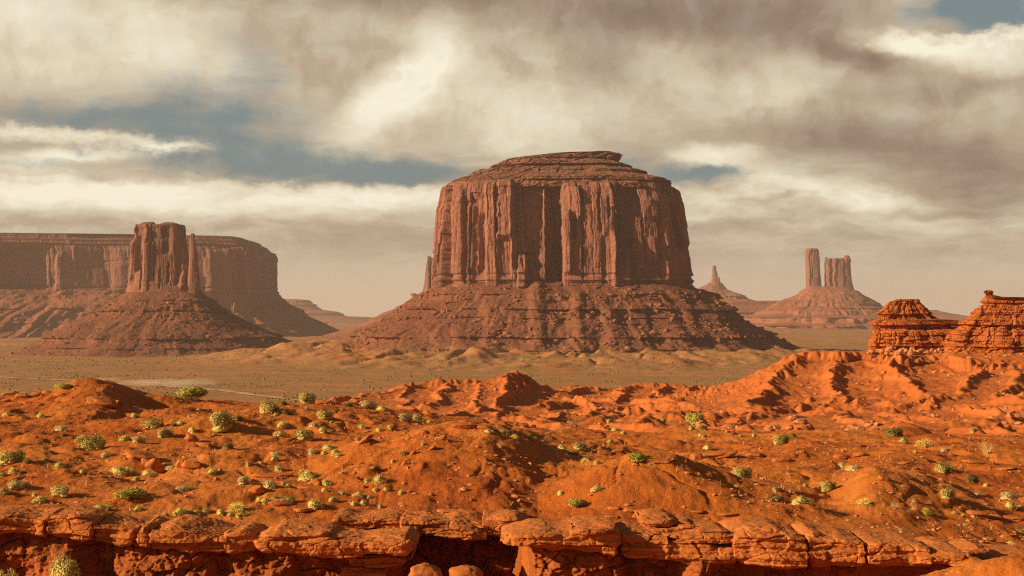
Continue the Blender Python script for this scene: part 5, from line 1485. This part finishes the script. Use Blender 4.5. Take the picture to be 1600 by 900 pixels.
def leaves(r, n, rad, h, lsize, lobes):
    """leaf-sized faces clumped through the crown's volume"""
    P = []
    lw = np.array([l[3] ** 2 for l in lobes]); lw /= lw.sum()
    li = r.choice(len(lobes), n, p=lw)
    L = np.array(lobes)[li]
    v = r.normal(size=(n, 3)); v /= np.linalg.norm(v, axis=1)[:, None]
    q = (0.45 + 0.62 * r.random(n) ** 0.6)[:, None]
    c = np.stack([L[:, 0] * rad, L[:, 1] * rad, L[:, 2] * h], 1) + v * q * L[:, 3:4] * np.array([rad, rad, h * 0.8])
    c[:, 2] = np.maximum(c[:, 2], 0.02)
    a = r.normal(size=(n, 3)); a /= np.linalg.norm(a, axis=1)[:, None]
    b = np.cross(a, v + 0.6 * r.normal(size=(n, 3))); b /= np.linalg.norm(b, axis=1)[:, None] + 1e-9
    s = lsize * (0.6 + 0.9 * r.random(n))[:, None]
    V = np.stack([c - a * s, c + b * s * 0.45, c + a * s, c - b * s * 0.45], 1).reshape(-1, 3)
    return V, np.arange(n * 4).reshape(-1, 4)

def stems(r, n, rad, h, wd):
    Vs, Fs, k = [], [], 0
    for i in range(n):
        a = r.random() * 6.283; t = 0.3 + 0.6 * r.random()
        pts = [np.array([0, 0, -0.05])]
        d = np.array([math.cos(a) * t * rad, math.sin(a) * t * rad, h * (0.5 + 0.4 * r.random())])
        for q in (0.4, 0.75, 1.0):
            pts.append(d * q + 0.08 * rad * r.normal(size=3))
        for j, p in enumerate(pts):
            w = wd * (1 - 0.27 * j)
            Vs += [p + np.array([w, 0, 0]), p + np.array([-w * .5, w * .87, 0]), p + np.array([-w * .5, -w * .87, 0])]
            if j:
                o = k + (j - 1) * 3
                Fs += [(o, o + 1, o + 4, o + 3), (o + 1, o + 2, o + 5, o + 4), (o + 2, o, o + 3, o + 5)]
        k += len(pts) * 3
    return np.array(Vs), np.array(Fs)

def soft_normals(me, c=(0, 0, 0.25)):
    n = np.empty(len(me.vertices) * 3, np.float32); me.vertices.foreach_get('co', n)
    n = n.reshape(-1, 3) - np.array(c); n /= np.linalg.norm(n, axis=1)[:, None] + 1e-6
    n += 0.55 * np.random.default_rng(1).normal(size=n.shape); n /= np.linalg.norm(n, axis=1)[:, None] + 1e-6
    me.normals_split_custom_set_from_vertices(n.tolist())
    return me

def face_out(V, Fc, c=(0, 0, 0.25)):
    """turn each blade's front side outward"""
    a, b, d = V[Fc[:, 0]], V[Fc[:, 1]], V[Fc[:, 3]]
    out = V[Fc].mean(1) - np.array(c)
    fl = (np.cross(b - a, d - a) * out).sum(1) < 0
    Fc = Fc.copy(); Fc[fl] = Fc[fl][:, ::-1]
    return V, Fc

def two_mat(name, A, B, ma, mb):
    V = np.concatenate([A[0], B[0]]); Fc = np.concatenate([A[1], B[1] + len(A[0])])
    me = raw_mesh(name, V, Fc, True, ma)
    me.materials.append(mb)
    mi = np.zeros(len(Fc), np.int32); mi[len(A[1]):] = 1
    me.polygons.foreach_set('material_index', mi)
    return soft_normals(me)

PROTO = {}
def build_protos():
    r = np.random.default_rng(77)
    def lob(n, s0=0.45, s1=0.7, sp=0.55):
        return [(0, 0, 0.62 + 0.16 * r.random())] + [(sp * math.cos(a), sp * math.sin(a) * 0.8, s0 + (s1 - s0) * r.random()) for a in (r.random(n) * 6.283)]
    # tuft: round dense cushion, radius 1, height ~1.1
    def body(nm, n, h, wd, mat, lb=None, k=0.86, r0=0.62, cv=0.15):
        return two_mat(nm, face_out(*blades(r, n, 1, h, wd, r0, 0.0, cv, lb)), face_out(*core(r, 1, h, lb, k)), mat, mat)
    PROTO['tuft'] = [body("tuft", 1500, 1.05, 0.032, M_PALE, lb, 0.74, 0.45) for lb in ([(0, 0, 0.9), (0.3, 0.1, 0.7)], lob(2, 0.5, 0.7, 0.4), lob(1, 0.6, 0.8, 0.4))]
    PROTO['clump'] = [body("clump", 1900, 0.9, 0.03, M_PALE, lb, 0.72, 0.45) for lb in (lob(3, 0.35, 0.6), lob(4, 0.3, 0.6), lob(5, 0.3, 0.55))]
    def bushy(nm, n, h, ls, mat, lb):
        L4 = [(x, y, 0.30 + 0.35 * r.random(), q * 0.72) for x, y, q in lb]
        return two_mat(nm, face_out(*leaves(r, n, 1, h, ls, L4)), face_out(*core(r, 1, h, lb, 0.62)), mat, mat)
    PROTO['sage'] = [bushy("sagebrush", 1300, 0.95, 0.06, M_SAGE, lb) for lb in (lob(4), lob(6), lob(3))]
    PROTO['olive'] = [bushy("shrub", 2200, 1.0, 0.055, M_OLIVE, lb) for lb in (lob(5), lob(8, 0.35, 0.6, 0.62), lob(6))]
    PROTO['dark'] = [bushy("shrub", 1300, 0.9, 0.06, M_DARK, lb) for lb in (lob(4), lob(5))]
    PROTO['grass'] = [raw_mesh("grass_tuft", *blades(r, 700, 1, 0.8, 0.022, 0.05, 0.08, 0.6, lob(3, 0.4, 0.7, 0.5)), True, M_PALE) for _ in range(2)]
    PROTO['dry'] = [raw_mesh("dry_grass", *blades(r, 220, 1, 0.9, 0.018, 0.02, 0.12, 0.5, lob(2, 0.4, 0.7, 0.4)), True, M_DRY) for _ in range(2)]
    PROTO['twigs'] = [raw_mesh("dry_shrub", *stems(r, 44, 1.0, 1.0, 0.022), True, M_DRY)]
    lf = []
    for _ in range(3):
        lb = [(0, 0, 0.5, 0.62)] + [(0.62 * math.cos(a), 0.5 * math.sin(a), 0.30 + 0.45 * r.random(), 0.30 + 0.2 * r.random()) for a in (r.random(9) * 6.283)]
        lf.append((soft_normals(raw_mesh("foliage", *face_out(*leaves(r, 1900, 1, 1.15, 0.075, lb)), True, M_GREEN)), raw_mesh("stems", *stems(r, 16, 0.9, 1.1, 0.035), True, M_TWIG)))
    PROTO['leafy'] = lf
build_protos()

LOOK = {'tuft': "round pale yellow tuft", 'clump': "pale clustered tuft", 'sage': "grey green sagebrush", 'olive': "olive brown bushy shrub", 'dark': "dark low shrub", 'grass': "pale spiky grass tuft", 'dry': "wispy straw grass tuft", 'leafy': "leafy green bush", 'twigs': "bare dry twiggy shrub"}
NAME = {'tuft': "tuft", 'clump': "tuft", 'sage': "sagebrush", 'olive': "shrub", 'dark': "shrub", 'grass': "grass_tuft", 'dry': "grass_tuft", 'leafy': "bush", 'twigs': "dry_shrub"}
# px, py at the foot, width in photo pixels, kind, height/width
SH = """97 611 32 leafy;292 624 60 leafy;10 651 14 tuft;63 653 16 tuft;95 674 22 sage;100 683 14 dark;210 652 15 tuft;234 668 36 olive;257 684 30 olive;282 664 22 clump;272 667 16 dark;295 653 8 tuft;135 704 52 olive;165 715 20 sage;195 690 24 clump;215 692 18 sage;16 723 46 olive;42 725 22 dark;72 721 16 olive;184 742 44 clump;92 733 18 tuft;128 740 13 tuft;20 741 18 tuft;3 746 16 olive;24 763 30 sage;3 772 22 olive;43 759 11 tuft;96 776 34 olive;62 786 34 clump;54 775 12 sage;155 796 26 clump;201 783 66 leafy;213 753 15 tuft;229 744 26 clump;268 734 18 sage;287 768 22 sage;300 676 16 tuft;310 697 10 dry;346 672 60 olive;371 656 22 dark;311 642 10 tuft;421 644 38 olive;448 647 20 dark;431 651 12 tuft;430 659 12 dark;443 632 15 dark;478 630 42 olive;441 668 26 clump;508 654 28 olive;518 661 6 tuft;437 682 22 sage;473 687 42 olive;503 677 19 tuft;491 668 14 sage;565 671 13 sage;543 635 17 dark;574 637 24 sage;596 642 22 clump;592 675 15 tuft;609 670 13 tuft;560 690 18 olive;487 711 21 sage;512 703 26 clump;506 711 12 tuft;523 711 14 tuft;531 714 12 sage;358 701 21 dark;336 707 12 dry;387 728 15 tuft;408 725 10 sage;428 720 18 tuft;432 712 15 sage;434 737 20 sage;331 740 22 clump;382 756 28 sage;485 751 40 olive;512 758 24 olive;507 769 14 tuft;420 765 26 sage;443 759 11 tuft;451 762 13 tuft;588 735 22 dark;575 754 15 olive;593 756 22 tuft;535 774 12 sage;560 776 22 clump;577 781 16 tuft;587 771 15 tuft;603 769 14 tuft;628 774 16 tuft;429 779 11 olive;450 784 20 olive;405 783 16 clump;414 788 20 tuft;370 800 48 grass;440 789 20 sage;490 794 36 clump;521 785 15 tuft;568 791 16 tuft;553 791 14 tuft;594 794 13 tuft;281 804 32 clump;306 803 18 clump;321 804 20 olive;344 806 15 tuft;360 808 16 tuft;378 809 20 olive;277 819 13 sage;215 799 20 clump;632 658 24 sage;652 658 20 olive;672 661 14 clump;716 668 24 dark;734 670 22 clump;762 677 20 clump;785 681 20 sage;803 686 22 grass;820 691 15 dry;828 687 20 olive;661 697 10 tuft;632 711 18 dark;782 701 20 dry;614 723 11 tuft;815 800 14 dry;877 704 15 tuft;903 704 26 sage;897 711 20 dark;884 716 12 tuft;914 722 20 grass;996 727 42 leafy;1016 728 16 grass;954 693 11 tuft;961 674 17 clump;975 679 13 tuft;952 661 10 tuft;1037 662 18 olive;1080 672 15 tuft;1086 667 38 leafy;1098 671 16 dark;933 768 24 clump;876 775 14 tuft;904 794 36 leafy;933 726 10 tuft;1095 682 10 tuft;1100 684 15 olive;1157 683 10 tuft;1179 682 9 tuft;1220 694 38 olive;1238 682 13 dark;1105 703 15 tuft;1162 747 34 olive;1272 728 9 grass;1294 768 34 olive;1214 783 26 dark;1212 769 18 sage;1253 788 34 clump;1231 746 14 dry;1315 730 16 sage;1333 735 20 sage;1259 761 10 olive;1402 682 38 dark;1412 693 18 tuft;1445 699 38 grass;1522 677 14 olive;1586 684 11 dark;1431 708 8 tuft;1477 738 36 olive;1478 707 12 sage;1518 753 26 dark;1543 761 14 tuft;1527 774 12 sage;1484 779 36 olive;1579 781 28 sage;1580 797 22 tuft;1597 795 18 clump;1430 785 16 sage;1352 790 32 grass;1396 795 24 dry;1447 800 16 grass;1545 711 34 twigs;1450 806 18 leafy;1490 806 18 dry;1505 808 12 grass;1509 823 12 grass;1451 830 9 grass;1410 833 8 sage;1377 804 7 grass;1580 853 22 grass;1595 835 16 leafy;1245 818 9 grass;1275 816 7 grass;1170 787 12 dry;1020 770 9 dry;1150 764 14 dry;1092 742 10 dry;1470 760 12 dry;1410 762 10 dry;1300 812 7 dry;1325 815 10 dry;830 770 8 dry;700 730 9 dry;760 725 9 dry;480 640 12 sage"""
BELOW = [(106, 925, 64, 'olive', 1.0, 45.6), (8, 922, 44, 'olive', 0.9, 45.6), (214, 925, 44, 'grass', 1.0, 45.4), (1345, 912, 22, 'leafy', 1.0, 46.2), (170, 925, 26, 'dry', 1.0, 45.2), (255, 922, 16, 'dry', 1.0, 45.4)]
# landmarks the labels refer to (photo column, row, words)
MARKS = [(157, 628, "the round red hump"), (230, 728, "the fallen rock pile"), (300, 690, "the cracked pale boulder"), (60, 618, "the crest slates"), (105, 700, "the bare left hillside"), (40, 790, "the rim's far left slab"),
 (300, 812, "the smooth rounded rim slab"), (400, 770, "the knobbly gully rock"), (425, 745, "the gully ledge"), (470, 800, "the longest rim slab"), (450, 680, "the shadowed dune hollow"), (470, 630, "the dusty far crest"),
 (568, 690, "the slanting thin rock"), (590, 765, "the big mound's left foot"), (665, 678, "the paired boulders"), (725, 668, "the dark broken ledge"), (800, 690, "the big mound's shaded shoulder"), (640, 715, "the slanted splinters"),
 (850, 790, "the gully between two mounds"), (945, 708, "the broken ledge rocks"), (960, 665, "the shaded crest bank"), (1122, 712, "the overhanging rock shelf"), (1060, 740, "the second mound"), (1222, 740, "the gullied bank"),
 (1316, 720, "the rounded dark rock"), (1180, 683, "the far flat rim"), (1382, 750, "the pointed little ridge"), (1410, 695, "the far slope's edge"), (1540, 740, "the shaded right bank"), (1555, 812, "the split red slab"), (1300, 825, "the scalloped rim slab"), (1490, 846, "the rim rubble"), (500, 720, "the sandy saddle")]

def shrubs():
    r = random.Random(3)
    items = []
    for s in SH.split(';'):
        px, py, w, k = s.split()
        items.append((float(px), float(py), float(w), k, None))
    for (px, py, w, k, hw, Yf) in BELOW:
        items.append((px, py, w, k, Yf))
    used = {}
    for (px, py, w, kind, Yf) in items:
        p = ground_at(px, py) if Yf is None else np.array([wx(px, Yf), Yf, wz(py, Yf)])
        rad = w * p[1] / F / 2
        v = r.randrange(len(PROTO[kind]))
        hs = r.uniform(1.15, 1.55)
        if kind == 'leafy':
            o = empty("bush")
            for nm, me in zip(("foliage", "stems"), PROTO['leafy'][v]):
                obj(nm, me, o)
            if w == 66: hs = 0.75
            if (px, w) == (1086, 38): hs = 1.6
            if px == 97: hs = 0.85
            if px == 292: hs = 0.85
        else:
            o = obj(NAME[kind], PROTO[kind][v])
        if kind in ('olive', 'sage', 'dark'): hs *= 0.74
        if kind == 'dark': hs *= 0.85
        if kind == 'clump': hs *= 0.85
        if w > 34 and kind == 'olive': hs *= 0.95
        o.location = (p[0], p[1] + rad * 0.35, p[2] - 0.04 * rad)
        if Yf is not None:
            o.location = (p[0], p[1], float(ground_z(p[0], p[1])) - 0.05)
        if kind == 'leafy': rad *= 0.88; hs *= 0.72
        o.scale = (rad * (1.3 if kind in ('tuft', 'clump', 'sage') else 1.15), rad * r.uniform(0.85, 1.05), rad * hs)
        if Yf is not None:
            o.scale = (rad * 1.1, rad * 1.1, rad * (2.3 if kind in ('olive', 'leafy') else 2.6))
        o.rotation_euler = (0, 0, r.uniform(0, 6.28))
        size = "tiny" if w < 11 else "small" if w < 17 else "medium" if w < 27 else "large" if w < 45 else "very large"
        d = [(math.hypot((px - a) , (py - b) * 2.2), a, b, t) for a, b, t in MARKS]
        _, a, b, t = min(d)
        if Yf is not None:
            t, rel = "the shaded wall under the rim", "in front of"
        elif abs(px - a) > 1.6 * abs(py - b):
            rel = "sunward of" if px < a else "shadeward of"
        else:
            rel = "behind" if py < b else "in front of"
        key = (size, kind, rel, t)
        used.setdefault(key, []).append((math.hypot(px - a, py - b), o))
    nth = ["nearest", "second nearest", "third nearest", "fourth nearest", "fifth nearest", "sixth nearest", "seventh nearest"]
    for (size, kind, rel, t), lst in used.items():
        lst.sort(key=lambda q: q[0])
        for i, (_, o) in enumerate(lst):
            lab = f"{size} {LOOK[kind]} {rel} {t}" if len(lst) == 1 else f"{size} {LOOK[kind]} {rel} {t}, {nth[i]}"
            tag(o, lab, NAME[kind].replace('_', ' '), f"{LOOK[kind]}s on the red slopes")
shrubs()

def straw():
    r = np.random.default_rng(91)
    n = 1500
    y = 48.5 * (126 / 48.5) ** r.random(n); u = -40 + 1680 * r.random(n); x = (u - 800) / F * y
    k = fbm2(x / 7, y / 7, 3, 701) + 0.25 * r.normal(size=n) > 0.12
    x, y = x[k], y[k]; z = ground_z(x, y)
    Vs, Fs, c = [], [], 0
    for i in range(len(x)):
        V, Fc = blades(r, 7, 0.10 + 0.12 * r.random(), 0.12 + 0.20 * r.random(), 0.010, 0.02, 0.3, 0.5)
        Vs.append(V + np.array([x[i], y[i], z[i] - 0.01])); Fs.append(Fc + c); c += len(V)
    o = obj("grass", raw_mesh("grass", np.concatenate(Vs), np.concatenate(Fs), True, M_DRY)); o['kind'] = 'stuff'
straw()

# ------------------------------------------------------------------ air
def haze():
    x0, x1, y0, y1, z0, z1 = -21000, 21000, -120, 15800, -75, 262
    V = np.array([(x, y, z) for x in (x0, x1) for y in (y0, y1) for z in (z0, z1)], float)
    Fc = np.array([(0, 1, 3, 2), (4, 6, 7, 5), (0, 4, 5, 1), (2, 3, 7, 6), (0, 2, 6, 4), (1, 5, 7, 3)])
    m = bpy.data.materials.new("dusty_air"); m.use_nodes = True
    nt = m.node_tree; nt.nodes.clear()
    out = nn(nt, 'ShaderNodeOutputMaterial'); pv = nn(nt, 'ShaderNodeVolumePrincipled')
    pv.inputs['Color'].default_value = (0.95, 0.84, 0.75, 1)
    pv.inputs['Density'].default_value = HAZE
    pv.inputs['Anisotropy'].default_value = 0.2
    link(nt, pv.outputs[0], out.inputs['Volume'])
    o = obj("haze", raw_mesh("haze", V, Fc, False, m)); o['kind'] = 'stuff'
HAZE = 4.6e-5
haze()
def dust():
    m = bpy.data.materials.new("road_dust"); m.use_nodes = True
    nt = m.node_tree; nt.nodes.clear()
    out = nn(nt, 'ShaderNodeOutputMaterial'); pv = nn(nt, 'ShaderNodeVolumePrincipled')
    pv.inputs['Color'].default_value = (0.95, 0.80, 0.62, 1)
    pv.inputs['Density'].default_value = 0.0065
    link(nt, pv.outputs[0], out.inputs['Volume'])
    for (px, py, hw, hh, dp) in ((215, 600, 46, 4.5, 30), (255, 602, 50, 8, 34), (300, 604, 40, 12, 36), (150, 596, 34, 3, 26)):
        Y = 57.0 * F / (py - HZ) ; k = Y / F
        th = np.linspace(0, 2 * math.pi, 40, endpoint=False)[None, :]; ph = np.linspace(-math.pi / 2 + 0.01, math.pi / 2 - 0.01, 20)[:, None]
        X = np.cos(ph) * np.cos(th); Yy = np.cos(ph) * np.sin(th); Z = np.sin(ph) + 0 * th
        q = 1 + 0.30 * fbm3(X * 2 + px, Yy * 2, Z * 2, 3, 801)
        V = (wx(px, Y) + X * q * hw * k, Y + 8 + Yy * q * dp, wz(py, Y) + 1.0 + Z * q * hh * k)
        o = obj("dust", grid_mesh("dust", *V, wrap=True, mat=m)); o['kind'] = 'stuff'
dust()
